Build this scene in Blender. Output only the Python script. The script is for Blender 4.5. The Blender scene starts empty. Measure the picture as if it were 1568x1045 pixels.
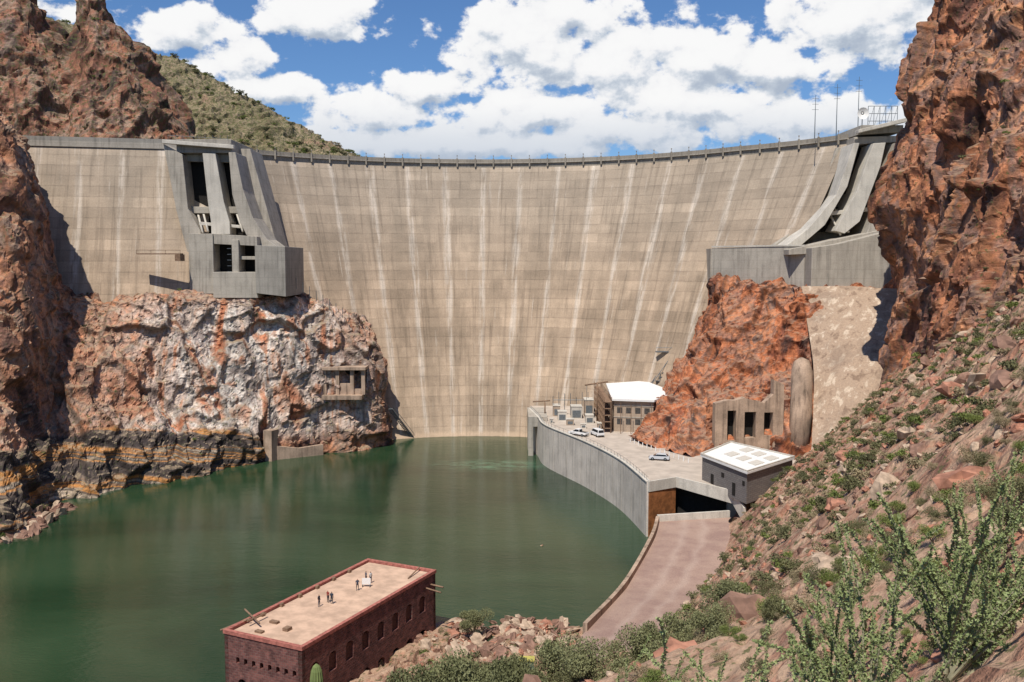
import bpy, bmesh, math, random
import numpy as np
from mathutils import Vector, noise, Matrix
random.seed(7); np.random.seed(7)
S=bpy.context.scene
COL=S.collection
# ------------------------------------------------------------------ helpers
def link(o,parent=None):
    COL.objects.link(o)
    if parent: o.parent=parent
    return o
def empty(name,loc=(0,0,0)):
    e=bpy.data.objects.new(name,None); e.location=loc; e.empty_display_size=.5
    return link(e)
def mesh_obj(name,verts,faces,mat=None,parent=None,smooth=False,mats=None,midx=None):
    me=bpy.data.meshes.new(name); me.from_pydata([tuple(v) for v in verts],[],faces); me.update()
    for m in (mats or ([mat] if mat else [])): me.materials.append(m)
    if midx is not None: me.polygons.foreach_set('material_index',midx)
    if smooth: me.polygons.foreach_set('use_smooth',[True]*len(me.polygons))
    return link(bpy.data.objects.new(name,me),parent)
BF=[(0,2,3,1),(4,5,7,6),(0,1,5,4),(2,6,7,3),(0,4,6,2),(1,3,7,5)]
def box(name,x0,x1,y0,y1,z0,z1,mat,parent=None):
    return mesh_obj(name,[(x,y,z) for z in(z0,z1) for y in(y0,y1) for x in(x0,x1)],BF,mat,parent)
def fixn(o):
    bm=bmesh.new(); bm.from_mesh(o.data); bmesh.ops.recalc_face_normals(bm,faces=bm.faces); bm.to_mesh(o.data); bm.free()
def prism(name,poly,z0,z1,mat,parent=None):
    n=len(poly); v=[(p[0],p[1],z0) for p in poly]+[(p[0],p[1],z1) for p in poly]
    f=[tuple(range(n))[::-1],tuple(range(n,2*n))]+[(i,(i+1)%n,n+(i+1)%n,n+i) for i in range(n)]
    o=mesh_obj(name,v,f,mat,parent); fixn(o); return o
def wallstrip(name,pts,th,z0,z1,mat,parent=None):
    P=[Vector((p[0],p[1])) for p in pts]; n=len(P); v=[]
    for i in range(n):
        a=P[max(i-1,0)]; b=P[min(i+1,n-1)]; d=(b-a).normalized(); nn=Vector((-d.y,d.x))*th/2
        zt=pts[i][2] if len(pts[i])>2 else z1; zb=pts[i][3] if len(pts[i])>3 else z0
        for q,z in((P[i]+nn,zb),(P[i]-nn,zb),(P[i]-nn,zt),(P[i]+nn,zt)): v.append((q.x,q.y,z))
    f=[(0,1,2,3),((n-1)*4+3,(n-1)*4+2,(n-1)*4+1,(n-1)*4)]
    for i in range(n-1):
        for k in range(4): f.append((i*4+k,i*4+(k+1)%4,(i+1)*4+(k+1)%4,(i+1)*4+k))
    o=mesh_obj(name,v,f,mat,parent); fixn(o); return o
def tubegeo(pts,rads,seg=6,base=0):
    v=[];f=[]
    P=[Vector(p) for p in pts]
    if not hasattr(rads,'__len__'): rads=[rads]*len(P)
    for i,p in enumerate(P):
        d=(P[min(i+1,len(P)-1)]-P[max(i-1,0)]).normalized()
        a=d.cross(Vector((0,0,1)))
        if a.length<.05: a=d.cross(Vector((1,0,0)))
        a.normalize(); b=d.cross(a)
        for k in range(seg):
            t=2*math.pi*k/seg; v.append(p+(a*math.cos(t)+b*math.sin(t))*rads[i])
    for i in range(len(P)-1):
        for k in range(seg): f.append((base+i*seg+k,base+i*seg+(k+1)%seg,base+(i+1)*seg+(k+1)%seg,base+(i+1)*seg+k))
    f.append(tuple(base+k for k in range(seg))[::-1]); f.append(tuple(base+(len(P)-1)*seg+k for k in range(seg)))
    return v,f
def tube(name,pts,rads,mat,parent=None,seg=7):
    v,f=tubegeo(pts,rads,seg); return mesh_obj(name,v,f,mat,parent,True)
class Geo:
    def __init__(s): s.v=[];s.f=[];s.m=[]
    def add(s,v,f,m=0):
        b=len(s.v); s.v+= [tuple(x) for x in v]; s.f+=[tuple(i+b for i in q) for q in f]; s.m+=[m]*len(f)
    def box(s,x0,x1,y0,y1,z0,z1,m=0): s.add([(x,y,z) for z in(z0,z1) for y in(y0,y1) for x in(x0,x1)],BF,m)
    def tube(s,pts,r,m=0,seg=6):
        v,f=tubegeo(pts,r,seg); s.add(v,f,m)
    def obj(s,name,mats,parent=None,smooth=False): return mesh_obj(name,s.v,s.f,None,parent,smooth,mats,s.m)
# ------------------------------------------------------------------ materials
class NT:
    def __init__(s,tree): s.t=tree; s.N=tree.nodes; s.L=tree.links
    def n(s,ty,**kw):
        nd=s.N.new(ty)
        for k,v in kw.items():
            if k.startswith('_'): setattr(nd,k[1:],v)
            else: s.set(nd.inputs[k.replace('_',' ')],v)
        return nd
    def set(s,sock,v):
        if isinstance(v,bpy.types.NodeSocket): s.L.new(v,sock)
        elif v is not None: sock.default_value=v
    def math(s,op,a,b=None,c=None):
        nd=s.N.new('ShaderNodeMath'); nd.operation=op
        s.set(nd.inputs[0],a)
        if b is not None: s.set(nd.inputs[1],b)
        if c is not None: s.set(nd.inputs[2],c)
        return nd.outputs[0]
    def vm(s,op,a,b=None,c=None):
        nd=s.N.new('ShaderNodeVectorMath'); nd.operation=op; s.set(nd.inputs[0],a)
        if b is not None: s.set(nd.inputs[1],b)
        if c is not None: s.set(nd.inputs[2],c)
        return nd.outputs['Value' if op in('LENGTH','DOT_PRODUCT') else 'Vector']
    def noise(s,vec,scale,detail=6,rough=.55,dist=0,col=False):
        nd=s.N.new('ShaderNodeTexNoise'); s.set(nd.inputs['Vector'],vec)
        nd.inputs['Scale'].default_value=scale; nd.inputs['Detail'].default_value=detail
        nd.inputs['Roughness'].default_value=rough; nd.inputs['Distortion'].default_value=dist
        return nd.outputs['Color' if col else 'Fac']
    def ramp(s,fac,stops):
        nd=s.N.new('ShaderNodeValToRGB'); s.set(nd.inputs[0],fac); r=nd.color_ramp
        while len(r.elements)<len(stops): r.elements.new(.5)
        for e,(p,c) in zip(r.elements,stops):
            e.position=p; e.color=(*c,1) if hasattr(c,'__len__') else (c,c,c,1)
        return nd.outputs[0]
    def mix(s,fac,a,b,bt='MIX'):
        nd=s.N.new('ShaderNodeMix'); nd.data_type='RGBA'; nd.blend_type=bt
        s.set(nd.inputs[0],fac)
        for i,v in((6,a),(7,b)):
            if not isinstance(v,bpy.types.NodeSocket): v=(*v,1) if len(v)==3 else v
            s.set(nd.inputs[i],v)
        return nd.outputs[2]
    def grey(s,c,f): return s.vm('MULTIPLY',c,s.n('ShaderNodeCombineXYZ',X=f,Y=f,Z=f).outputs[0])
    def ss(s,v,a,b,o0=0,o1=1):
        nd=s.N.new('ShaderNodeMapRange'); nd.interpolation_type='SMOOTHSTEP'
        s.set(nd.inputs[0],v)
        for i,x in((1,a),(2,b),(3,o0),(4,o1)): nd.inputs[i].default_value=x
        return nd.outputs[0]
    def scale(s,vec,sc): return s.vm('MULTIPLY',vec,sc)
def newmat(name):
    m=bpy.data.materials.new(name); m.use_nodes=True; t=NT(m.node_tree); b=m.node_tree.nodes['Principled BSDF']
    b.inputs['Roughness'].default_value=.9; b.inputs['Specular IOR Level'].default_value=.25
    return m,t,b
def bump(t,b,h,strength=.5,dist=.1):
    nd=t.n('ShaderNodeBump',Height=h); nd.inputs['Strength'].default_value=strength; nd.inputs['Distance'].default_value=dist
    t.L.new(nd.outputs[0],b.inputs['Normal'])
def simple(name,col,rough=.85,var=.15,scale=2,metal=0,bmp=.02):
    m,t,b=newmat(name); co=t.n('ShaderNodeTexCoord').outputs['Object']
    n=t.noise(co,scale,4,.6); f=t.ss(n,.3,.7,1-var,1+var)
    t.L.new(t.grey((*col,),f),b.inputs['Base Color']); b.inputs['Roughness'].default_value=rough; b.inputs['Metallic'].default_value=metal
    if bmp: bump(t,b,n,.4,bmp)
    return m
def concrete(name,col,streak=.3,joint=None,var=.12):
    m,t,b=newmat(name); co=t.n('ShaderNodeTexCoord').outputs['Object']
    n1=t.noise(co,.25,5,.6); n2=t.noise(t.scale(co,(1.2,1.2,.08)),1.0,4,.6); n3=t.noise(co,4,3,.6)
    f=t.math('ADD',t.ss(n1,.3,.7,1-var,1+var),t.ss(n2,.45,.75,0,-streak)); f=t.math('MULTIPLY',f,t.ss(n3,.3,.7,.92,1.08))
    if joint:
        z=t.n('ShaderNodeSeparateXYZ',Vector=co).outputs[2]
        fr=t.math('FRACT',t.math('DIVIDE',z,joint)); f=t.math('MULTIPLY',f,t.ss(fr,.0,.06,.76,1))
    t.L.new(t.grey((*col,),f),b.inputs['Base Color']); bump(t,b,n3,.3,.03); return m
def rockmat(name,cols,scale=.07,pale=False,soil=None,veg=0,bs=1.0,blkw=.24):
    m,t,b=newmat(name); co=t.n('ShaderNodeTexCoord').outputs['Object']
    blk=t.n('ShaderNodeAttribute',_attribute_name='blk').outputs['Fac']
    crv=t.n('ShaderNodeAttribute',_attribute_name='crev').outputs['Fac']
    n1=t.noise(t.scale(co,(1,1,.7)),scale,4,.6,.8)
    n1=t.math('ADD',n1,t.math('MULTIPLY',t.math('SUBTRACT',blk,.5),blkw))
    c=t.ramp(n1,[(p,k) for p,k in zip(np.linspace(.32,.68,len(cols)),cols)])
    n1b=t.noise(t.scale(co,(1,1,.45)),scale*4,5,.68,.4)
    c=t.mix(t.ss(n1b,.53,.66,0,.6),c,cols[-2]); c=t.mix(t.ss(n1b,.45,.34,0,.75),c,cols[0])
    if pale:
        at=t.n('ShaderNodeAttribute',_attribute_name='pale').outputs['Fac']
        pn=t.math('ADD',t.noise(t.scale(co,(1.2,1.2,.22)),.10,5,.55,1.0),t.math('MULTIPLY',t.math('SUBTRACT',blk,.5),.10))
        pc=t.ramp(pn,[(.34,(.44,.18,.10)),(.41,(.58,.32,.21)),(.455,(.74,.60,.49)),(.50,(.40,.32,.28)),(.54,(.74,.66,.57)),(.59,(.52,.34,.25)),(.66,(.58,.23,.12))])
        c=t.mix(t.math('MULTIPLY',at,t.ss(n1b,.30,.40,.35,1)),c,pc)
        at2=t.n('ShaderNodeAttribute',_attribute_name='band').outputs['Fac']
        z=t.n('ShaderNodeSeparateXYZ',Vector=co)
        sv=t.math('ADD',t.math('MULTIPLY',z.outputs[0],.20),z.outputs[2])
        sn=t.noise(t.n('ShaderNodeCombineXYZ',X=t.math('MULTIPLY',z.outputs[0],.02),Y=t.math('MULTIPLY',z.outputs[1],.02),Z=sv).outputs[0],.34,4,.55,.15)
        bc=t.ramp(sn,[(.38,(.07,.055,.05)),(.45,(.16,.12,.095)),(.50,(.60,.27,.08)),(.54,(.12,.10,.085)),(.60,(.56,.44,.32)),(.68,(.22,.16,.12))])
        c=t.mix(at2,c,bc)
    n2=t.noise(co,.9,5,.7)
    f=t.math('MULTIPLY',t.ss(n2,.28,.72,.70,1.28),t.math('ADD',.76,t.math('MULTIPLY',blk,.48)))
    n3=t.noise(co,4.5,4,.7); f=t.math('MULTIPLY',f,t.ss(n3,.3,.7,.82,1.16)); f=t.math('MULTIPLY',f,t.ss(crv,0,1,1,.38))  # crevice shade is painted into the rock colour by the crev mask
    c=t.grey(c,f)
    if soil:
        g=t.n('ShaderNodeNewGeometry').outputs['True Normal']; nz=t.n('ShaderNodeSeparateXYZ',Vector=g).outputs[2]
        sm=t.math('MULTIPLY',t.ss(nz,.68,.92,0,.8),t.ss(n2,.35,.55,.4,1))
        c=t.mix(sm,c,t.mix(t.ss(n3,.35,.65),soil,tuple(x*.65 for x in soil)))
    if veg:
        vn=t.noise(co,1.1,4,.75); c=t.mix(t.ss(vn,.60-veg*.25,.66-veg*.2,0,.85),c,t.mix(n3,(.035,.05,.015),(.13,.14,.05)))
    t.L.new(c,b.inputs['Base Color']); b.inputs['Roughness'].default_value=.92
    bump(t,b,t.math('ADD',n2,t.math('MULTIPLY',n3,.22)),.85*bs,.5)
    return m
M_red=rockmat('rock_red',[(.085,.05,.042),(.25,.105,.068),(.50,.20,.095),(.27,.165,.13),(.56,.255,.125),(.23,.135,.105)],.06,soil=(.40,.27,.18),veg=.05)
M_left=rockmat('rock_left',[(.10,.06,.048),(.28,.14,.095),(.50,.23,.125),(.38,.26,.19),(.54,.235,.12),(.32,.22,.165)],.06,pale=True,soil=(.42,.32,.21),veg=.06)
M_outcrop=rockmat('rock_outcrop',[(.11,.058,.045),(.32,.11,.058),(.54,.185,.078),(.31,.165,.115),(.54,.215,.10),(.22,.14,.11)],.09,soil=(.42,.27,.18))
M_mtn=rockmat('rock_mountain',[(.07,.05,.042),(.20,.105,.075),(.33,.15,.092),(.30,.21,.155),(.33,.14,.08),(.18,.12,.095)],.05,soil=(.30,.23,.155),veg=.3)
M_green=rockmat('hill_scrub',[(.21,.16,.095),(.26,.21,.12),(.31,.235,.155),(.23,.185,.105),(.29,.18,.125)],.04,soil=(.31,.25,.16),veg=.52)
M_hill=rockmat('hillside_soil',[(.22,.105,.075),(.37,.195,.125),(.45,.30,.20),(.35,.17,.11),(.45,.31,.21),(.40,.18,.11)],.09,soil=(.47,.32,.215),veg=.2,bs=.9)
M_conc=concrete('concrete_gray',(.40,.36,.30),.35,joint=2.4)
M_concd=concrete('concrete_dark',(.31,.285,.245),.35,joint=2.4)
M_concl=concrete('concrete_light',(.54,.50,.43),.2)
M_tanc=concrete('concrete_tan',(.40,.29,.21),.55,var=.25)
M_deck=simple('deck_concrete',(.47,.40,.33),.9,.14,.3)
M_dark=simple('dark_recess',(.02,.018,.016),.9,.2)  # near-black stands in for shade inside openings; also plain dark parts
M_steel=simple('steel_gray',(.16,.18,.19),.5,.2,3,.4)
M_white=simple('white_roof',(.76,.75,.72),.6,.04)
M_brown=simple('rust_panel',(.26,.10,.035),.8,.35,1)
M_wood=simple('timber',(.22,.14,.09),.9,.3,3)
M_glass=simple('car_glass',(.02,.025,.03),.1,.1,bmp=0)
M_tire=simple('tire',(.02,.02,.02),.9,.1)
M_paintw=simple('car_paint_white',(.75,.75,.74),.3,.02,bmp=0)
M_paints=simple('car_paint_silver',(.5,.52,.54),.3,.02,bmp=0)
# ------------------------------------------------------------------ lofted rock
def catm(P,t):
    n=len(P); t=t*(n-1); i=np.clip(np.floor(t).astype(int),0,n-2); f=(t-i)[:,None]
    p0=P[np.maximum(i-1,0)];p1=P[i];p2=P[i+1];p3=P[np.minimum(i+2,n-1)]
    return .5*((2*p1)+(-p0+p2)*f+(2*p0-5*p1+4*p2-p3)*f*f+(-p0+3*p1-3*p2+p3)*f**3)
def blur(D,k):
    for _ in range(k):
        E=np.pad(D,1,mode='edge'); D=(E[:-2,1:-1]+E[2:,1:-1]+E[1:-1,:-2]+E[1:-1,2:]+2*E[1:-1,1:-1])/6
    return D
def blocky(p,sc,seed,tilt=.8,full=False):
    q=p*(1/sc)+Vector((seed*13.1,seed*7.7,seed*3.3))
    d,pts=noise.voronoi(q); c=pts[0]; h=noise.cell_vector(c*7.13+Vector((.3,.2,.1)))
    v=(h.x-.5)+tilt*((q-c).dot((h-Vector((.5,.5,.5)))*2))
    return (v,max(0,1-(d[1]-d[0])/.11),h.y) if full else v
def gridmesh(name,P,mat,attrs=None,parent=None,smooth=False):
    a,b=P.shape[:2]; me=bpy.data.meshes.new(name)
    idx=np.arange(a*b).reshape(a,b)
    F=np.stack([idx[:-1,:-1],idx[1:,:-1],idx[1:,1:],idx[:-1,1:]],-1).reshape(-1,4)
    me.vertices.add(a*b); me.vertices.foreach_set('co',P.reshape(-1).astype(np.float32))
    me.loops.add(F.size); me.loops.foreach_set('vertex_index',F.reshape(-1).astype(np.int32))
    me.polygons.add(len(F)); me.polygons.foreach_set('loop_start',(np.arange(len(F))*4).astype(np.int32)); me.polygons.foreach_set('loop_total',np.full(len(F),4,np.int32))
    me.update(calc_edges=True); me.validate()
    for k,v in (attrs or {}).items():
        at=me.attributes.new(k,'FLOAT','POINT'); at.data.foreach_set('value',v.reshape(-1).astype(np.float32))
    me.polygons.foreach_set('use_smooth',[smooth]*len(me.polygons))
    me.materials.append(mat); return link(bpy.data.objects.new(name,me),parent)
def loft(name,stations,mat,res=.6,amp=(2.2,1.0,.35),sc=(9,3.4,1.2),seed=1,attrf=None,flip=-1,zs=.68,crack=1,tilt=.65,bl=2):
    A=np.array(stations,float)
    seg=np.linalg.norm(np.diff(A,axis=0),axis=-1).mean(axis=1); seg2=np.linalg.norm(np.diff(A,axis=1),axis=-1).mean(axis=0)
    nu=max(8,int(seg.sum()/res)); nv=max(8,int(seg2.sum()/res))
    tu=np.interp(np.linspace(0,1,nu),np.r_[0,np.cumsum(seg)]/seg.sum(),np.linspace(0,1,len(A)))
    tv=np.interp(np.linspace(0,1,nv),np.r_[0,np.cumsum(seg2)]/seg2.sum(),np.linspace(0,1,A.shape[1]))
    B=catm(A.reshape(len(A),-1),tu).reshape(nu,A.shape[1],3)
    P=catm(B.transpose(1,0,2).reshape(A.shape[1],-1),tv).reshape(nv,nu,3)
    N=np.cross(np.gradient(P,axis=1),np.gradient(P,axis=0)); N/=(np.linalg.norm(N,axis=-1,keepdims=True)+1e-9); N*=flip
    D=np.zeros(P.shape[:2]); K=np.zeros(P.shape[:2]); C=np.zeros(P.shape[:2]); F3=np.zeros(P.shape[:2])
    for i in range(nv):
        for j in range(nu):
            p=P[i,j]; q=Vector((p[0],p[1],p[2]*zs))
            q2=q+noise.noise_vector(q*.15)*1.3
            a,ca,ha=blocky(q2,sc[0],seed,tilt,True); b_,cb,hb=blocky(q2+noise.noise_vector(q*.5)*.5,sc[1],seed+1,tilt,True)
            fr=noise.fractal(q/(sc[0]*2.2),.8,2.1,3)
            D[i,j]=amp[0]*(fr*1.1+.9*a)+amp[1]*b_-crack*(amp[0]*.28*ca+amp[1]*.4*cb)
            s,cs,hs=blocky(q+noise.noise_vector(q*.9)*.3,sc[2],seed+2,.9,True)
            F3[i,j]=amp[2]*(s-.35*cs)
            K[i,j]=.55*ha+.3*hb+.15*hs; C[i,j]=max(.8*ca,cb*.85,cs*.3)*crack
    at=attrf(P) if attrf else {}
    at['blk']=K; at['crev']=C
    return gridmesh(name,P+N*(blur(D,bl)+F3)[...,None],mat,at)
def sstep(x,a,b):
    t=np.clip((x-a)/(b-a),0,1); return t*t*(3-2*t)
# ------------------------------------------------------------------ ground / water
mesh_obj('ground',[(-6000,-6000,-8),(6000,-6000,-8),(6000,6000,-8),(-6000,6000,-8)],[(0,1,2,3)],M_green)
m,t,b=newmat('river_water'); co=t.n('ShaderNodeTexCoord').outputs['Object']
big=t.noise(t.scale(co,(.5,1.2,1)),.02,4,.6,.8)
c=t.ramp(big,[(.3,(.010,.028,.012)),(.5,(.021,.048,.021)),(.7,(.034,.066,.031))])
sep=t.vm('LENGTH',t.vm('MULTIPLY',t.vm('SUBTRACT',co,(-6,250,0)),(.045,.10,0)))
foam=t.math('MULTIPLY',t.ss(sep,1,.15),t.ss(t.noise(t.scale(co,(.3,1,1)),.5,5,.7,1.5),.4,.7))
c=t.mix(t.math('MULTIPLY',foam,.8),c,(.14,.30,.18))
t.L.new(c,b.inputs['Base Color']); b.inputs['IOR'].default_value=1.33; b.inputs['Specular IOR Level'].default_value=.5
t.L.new(t.ss(t.noise(co,.03,3,.6),.35,.65,.02,.08),b.inputs['Roughness'])
h=t.math('ADD',t.noise(t.scale(co,(.6,1.3,1)),1.6,3,.65),t.math('MULTIPLY',t.noise(t.scale(co,(.5,1,1)),.35,3,.6,.5),1.8))
bump(t,b,h,.36,.09); M_water=m
mesh_obj('river_water',[(-400,-100,0),(60,-100,0),(60,300,0),(-400,300,0)],[(0,1,2,3)],M_water)
# ------------------------------------------------------------------ dam
CX,CY=-10.,226.; PAN=math.radians(7.3)
def rad(z,th):
    r=66+38*z/90
    return r+np.clip((np.degrees(th)-50)/20,0,1)*7*np.clip(z/90,0,1)
m,t,b=newmat('dam_concrete')
uv=t.n('ShaderNodeUVMap',_uv_map='UVMap').outputs[0]; s_=t.n('ShaderNodeSeparateXYZ',Vector=uv); U,V=s_.outputs[0],s_.outputs[1]
fu=t.math('FRACT',U); fv=t.math('FRACT',V); iu=t.math('FLOOR',U); iv=t.math('FLOOR',V)
wn=t.n('ShaderNodeTexWhiteNoise',_noise_dimensions='2D',Vector=t.n('ShaderNodeCombineXYZ',X=iu,Y=iv).outputs[0]).outputs['Value']
wv=t.n('ShaderNodeTexWhiteNoise',_noise_dimensions='1D'); t.set(wv.inputs['W'],iv); wv=wv.outputs['Value']
U3=t.math('FLOOR',t.math('MULTIPLY',U,3))
wn2=t.n('ShaderNodeTexWhiteNoise',_noise_dimensions='2D',Vector=t.n('ShaderNodeCombineXYZ',X=U3,Y=iv).outputs[0]).outputs['Value']
f=t.ss(wn,0,1,.95,1.05); f=t.math('MULTIPLY',f,t.ss(wv,0,1,.93,1.06)); f=t.math('MULTIPLY',f,t.ss(wn2,.93,.95,1,1.13))
cuv=t.n('ShaderNodeCombineXYZ',X=U,Y=V).outputs[0]
lnz=t.noise(t.scale(cuv,(2.5,1,1)),1.4,3,.7)
ln=t.math('MINIMUM',t.ss(fv,0,.10,.68,1),t.ss(fv,.90,1,1,.9)); ln=t.math('ADD',ln,t.math('MULTIPLY',t.math('SUBTRACT',1,ln),t.ss(lnz,.4,.6,0,.7))); f=t.math('MULTIPLY',f,ln)
jn=t.math('SUBTRACT',.5,t.math('ABSOLUTE',t.math('SUBTRACT',fu,.5)))
wid=t.math('MULTIPLY',t.noise(t.scale(cuv,(1.3,.12,1)),1.0,3,.6),.26)
stk=t.ss(t.math('SUBTRACT',jn,wid),.0,-.10,0,1)
wfn=t.noise(t.scale(cuv,(7,.25,1)),1.0,4,.65)
st1=t.math('MULTIPLY',stk,t.ss(wfn,.38,.56,.05,1))
st2=t.math('MULTIPLY',t.ss(t.noise(t.scale(cuv,(6,.09,1)),1.3,5,.7),.60,.70),.85)
dk=t.ss(t.noise(t.scale(cuv,(1.4,.12,1)),1.0,5,.65),.38,.62)
dk2=t.ss(t.noise(t.scale(cuv,(9,.11,1)),1.0,4,.65),.48,.66)
f=t.math('MULTIPLY',f,t.ss(jn,.0,.013,.80,1)); f=t.math('MULTIPLY',f,t.ss(dk2,0,1,1,.78))
base=t.mix(dk,(.44,.33,.232),(.305,.23,.16))
base=t.mix(t.math('MULTIPLY',t.ss(V,14,30),.6),base,(.355,.30,.235))
c=t.mix(t.math('MULTIPLY',t.math('MAXIMUM',st1,st2),.6),base,(.61,.53,.44))
wl=t.ss(t.math('ADD',V,t.math('MULTIPLY',wfn,.5)),2.5,2.9,1,0); c=t.mix(t.math('MULTIPLY',wl,.7),c,(.52,.38,.26))
pn=t.noise(cuv,.6,5,.65); f=t.math('MULTIPLY',f,t.ss(pn,.3,.7,.88,1.09)); fn=t.noise(t.scale(cuv,(14,3,1)),2,4,.7); f=t.math('MULTIPLY',f,t.ss(fn,.3,.7,.90,1.08))
t.L.new(t.grey(c,f),b.inputs['Base Color']); bump(t,b,ln,.4,.12); M_dam=m
LIFT=3.05
def uvmesh(name,V3,UVs,mat,parent):
    o=gridmesh(name,V3,mat,None,parent,False); me=o.data
    lu=me.uv_layers.new(name='UVMap'); vi=np.zeros(len(me.loops),int); me.loops.foreach_get('vertex_index',vi)
    lu.data.foreach_set('uv',UVs.reshape(-1,2)[vi].reshape(-1)); return o
dam=empty('concrete_arch_dam')
TH=np.radians(np.linspace(-49,70,180)); Z=np.linspace(-4,88,40)
T,ZZ=np.meshgrid(TH,Z); R=rad(ZZ,T)
uvmesh('downstream_face',np.stack([CX+R*np.sin(T),CY+R*np.cos(T),ZZ],-1),np.stack([T/PAN+40,ZZ/LIFT+2],-1),M_dam,dam)
def ring(name,r0,r1,z0,z1,mat,a0=-49,a1=70,n=150):
    v=[];f=[]
    for i in range(n+1):
        th=math.radians(a0+(a1-a0)*i/n); e=float(rad(88,th))-float(rad(88,0))
        for r,z in((r0+e,z0),(r1+e,z0),(r1+e,z1),(r0+e,z1)): v.append((CX+r*math.sin(th),CY+r*math.cos(th),z))
    for i in range(n):
        for k in range(4): f.append((i*4+k,i*4+(k+1)%4,(i+1)*4+(k+1)%4,(i+1)*4+k))
    f+= [(0,1,2,3),(n*4+3,n*4+2,n*4+1,n*4)]
    o=mesh_obj(name,v,f,mat,dam); fixn(o); return o
rt=float(rad(88,0))
M_crest=concrete('crest_concrete',(.30,.265,.215),.35)
ring('crest_roadway',rt-.35,rt+7,86.8,88.6,M_crest)
ring('crest_coping',rt-.9,rt-.1,88.6,88.9,M_conc)
ring('crest_parapet',rt-.7,rt-.4,88.9,90,M_crest)
ring('upstream_wall',rt+6.6,rt+7.0,40,90,M_conc)
g=Geo()
for i in range(34):
    th=math.radians(-47+i*3.5); e=float(rad(88,th))-float(rad(88,0)); r=rt-.85+e
    x,y=CX+r*math.sin(th),CY+r*math.cos(th)
    g.box(x-.25,x+.25,y-.25,y+.25,87.4,90.25); g.tube([(x,y,90.2),(x,y,91.1)],.07); g.box(x-.16,x+.16,y-.16,y+.16,91.0,91.3)
g.obj('crest_posts',[M_crest],dam)
def gravwall(x0,y0,x1,y1,z1,zb,name,seed=0):
    d=Vector((x1-x0,y1-y0)); L=d.length; d.normalize(); n=Vector((d.y,-d.x))
    if n.y>0: n=-n
    ss=np.linspace(0,L,40); zz=np.linspace(zb,z1-2,20); A,Bz=np.meshgrid(ss,zz); off=.42*(z1-Bz)
    uvmesh(name,np.stack([x0+d.x*A+n.x*off,y0+d.y*A+n.y*off,Bz],-1),np.stack([A/11+seed,Bz/LIFT+2],-1),M_dam,dam)
    w=lambda nm,o,th,a,b_,mt: wallstrip(nm,[(x0+n.x*o,y0+n.y*o),(x1+n.x*o,y1+n.y*o)],th,a,b_,mt,dam)
    w(name+'_coping',.3,2.2,z1-2.2,z1-.6,M_conc); w(name+'_parapet',1.2,.3,z1-.6,z1+.6,M_concd); w(name+'_back',-3,5,z1-30,z1-1.6,M_conc)
gravwall(-175,264.5,-90,283.5,90,38,'left_abutment_wall',.3)
# spillway towers built from their elevation drawings (drawing units * scale = metres)
def elev(parent,ox,oz,sc):
    def ext(name,poly,y0,y1,mat):
        n=len(poly); v=[(ox+a*sc,y,oz+b_*sc) for y in(y0,y1) for a,b_ in poly]
        f=[tuple(range(n)),tuple(range(n,2*n))[::-1]]+[(i,n+i,n+(i+1)%n,(i+1)%n) for i in range(n)]
        o=mesh_obj(name,v,f,mat,parent); fixn(o)
        bm=o.modifiers.new('edge','BEVEL'); bm.width=.08; bm.segments=1; bm.limit_method='ANGLE'; return o
    return ext
sl=empty('spillway_tower'); E=elev(sl,-88.3,54.6,.190)
E('deck_box',[(-36,163),(46,163),(46,183),(-36,183)],269.8,292,M_concd)
E('deck_slab',[(-54,176),(52,168),(52,173.5),(-54,181.5)],268,269.7,M_concl)
E('back_wall',[(-50,174),(62,174),(102,20),(102,-50),(-26,-50)],278,291,M_conc)
E('pier_left',[(-54,175.5),(-26,160),(-20,80),(-2,46),(-2,-46),(-12,-46),(-24,20),(-38,80)],269,277.9,M_conc)
E('pier_mid',[(4,162),(23,162),(34,90),(42,60),(42,42),(14,42),(14,60),(10,90)],269,277.9,M_concl)
E('pier_right',[(46,162),(56,162),(66,108),(80,66),(100,34),(114,24),(92,20),(76,28),(60,60),(50,100)],267,277.9,M_conc)
E('beam_under_deck',[(-28,152),(47,150),(47,162.5),(-28,162.5)],272.5,274,M_concd)
E('gate_shade_left',[(-29,162),(8,162),(14,82),(-22,82)],275.5,276,M_dark)  # dark panels at the gates, slot shade put into their colour
E('gate_shade_right',[(18,162),(52,162),(60,82),(30,82)],275.5,276,M_dark)
E('gate_sill_left',[(-21,84),(10,84),(13,74),(-21,74)],272,276,M_conc)
E('gate_sill_right',[(34,84),(56,84),(60,74),(38,74)],272,276,M_conc)
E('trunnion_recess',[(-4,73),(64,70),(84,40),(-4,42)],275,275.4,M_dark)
E('trunnion_beam',[(-6,56),(74,50),(76,54),(-6,61)],270,271,M_concl)
E('lower_left_block',[(-10,42),(26,42),(26,-46),(-10,-46)],263,280,M_conc)
E('lower_right_block',[(90,25),(134,23),(134,-50),(90,-45)],261,284,M_concd)
E('middle_pier',[(54,33),(64,33),(64,-20),(54,-20)],262.6,277,M_conc)
E('upper_sill',[(26,27),(90,24),(90,38),(26,42)],263.5,277,M_conc)
E('mid_rail',[(64.2,4),(89.8,4),(89.8,9),(64.2,9)],264,266,M_conc)
E('lower_sill',[(26,-14),(90,-14),(92,-52),(26,-52)],262,283,M_conc)
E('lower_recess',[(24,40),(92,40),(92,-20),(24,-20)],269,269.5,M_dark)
for i,(a0,b0,a1,b1) in enumerate([(-14,78,2,44),(-6,80,10,46),(44,80,62,46),(52,78,72,46)]):
    tube('gate_arm_%d'%i,[(-88.3+a0*.19,273.5,54.6+b0*.19),(-88.3+a1*.19,268.5,54.6+b1*.19)],.3,M_concl,sl)
g=Geo()
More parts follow.
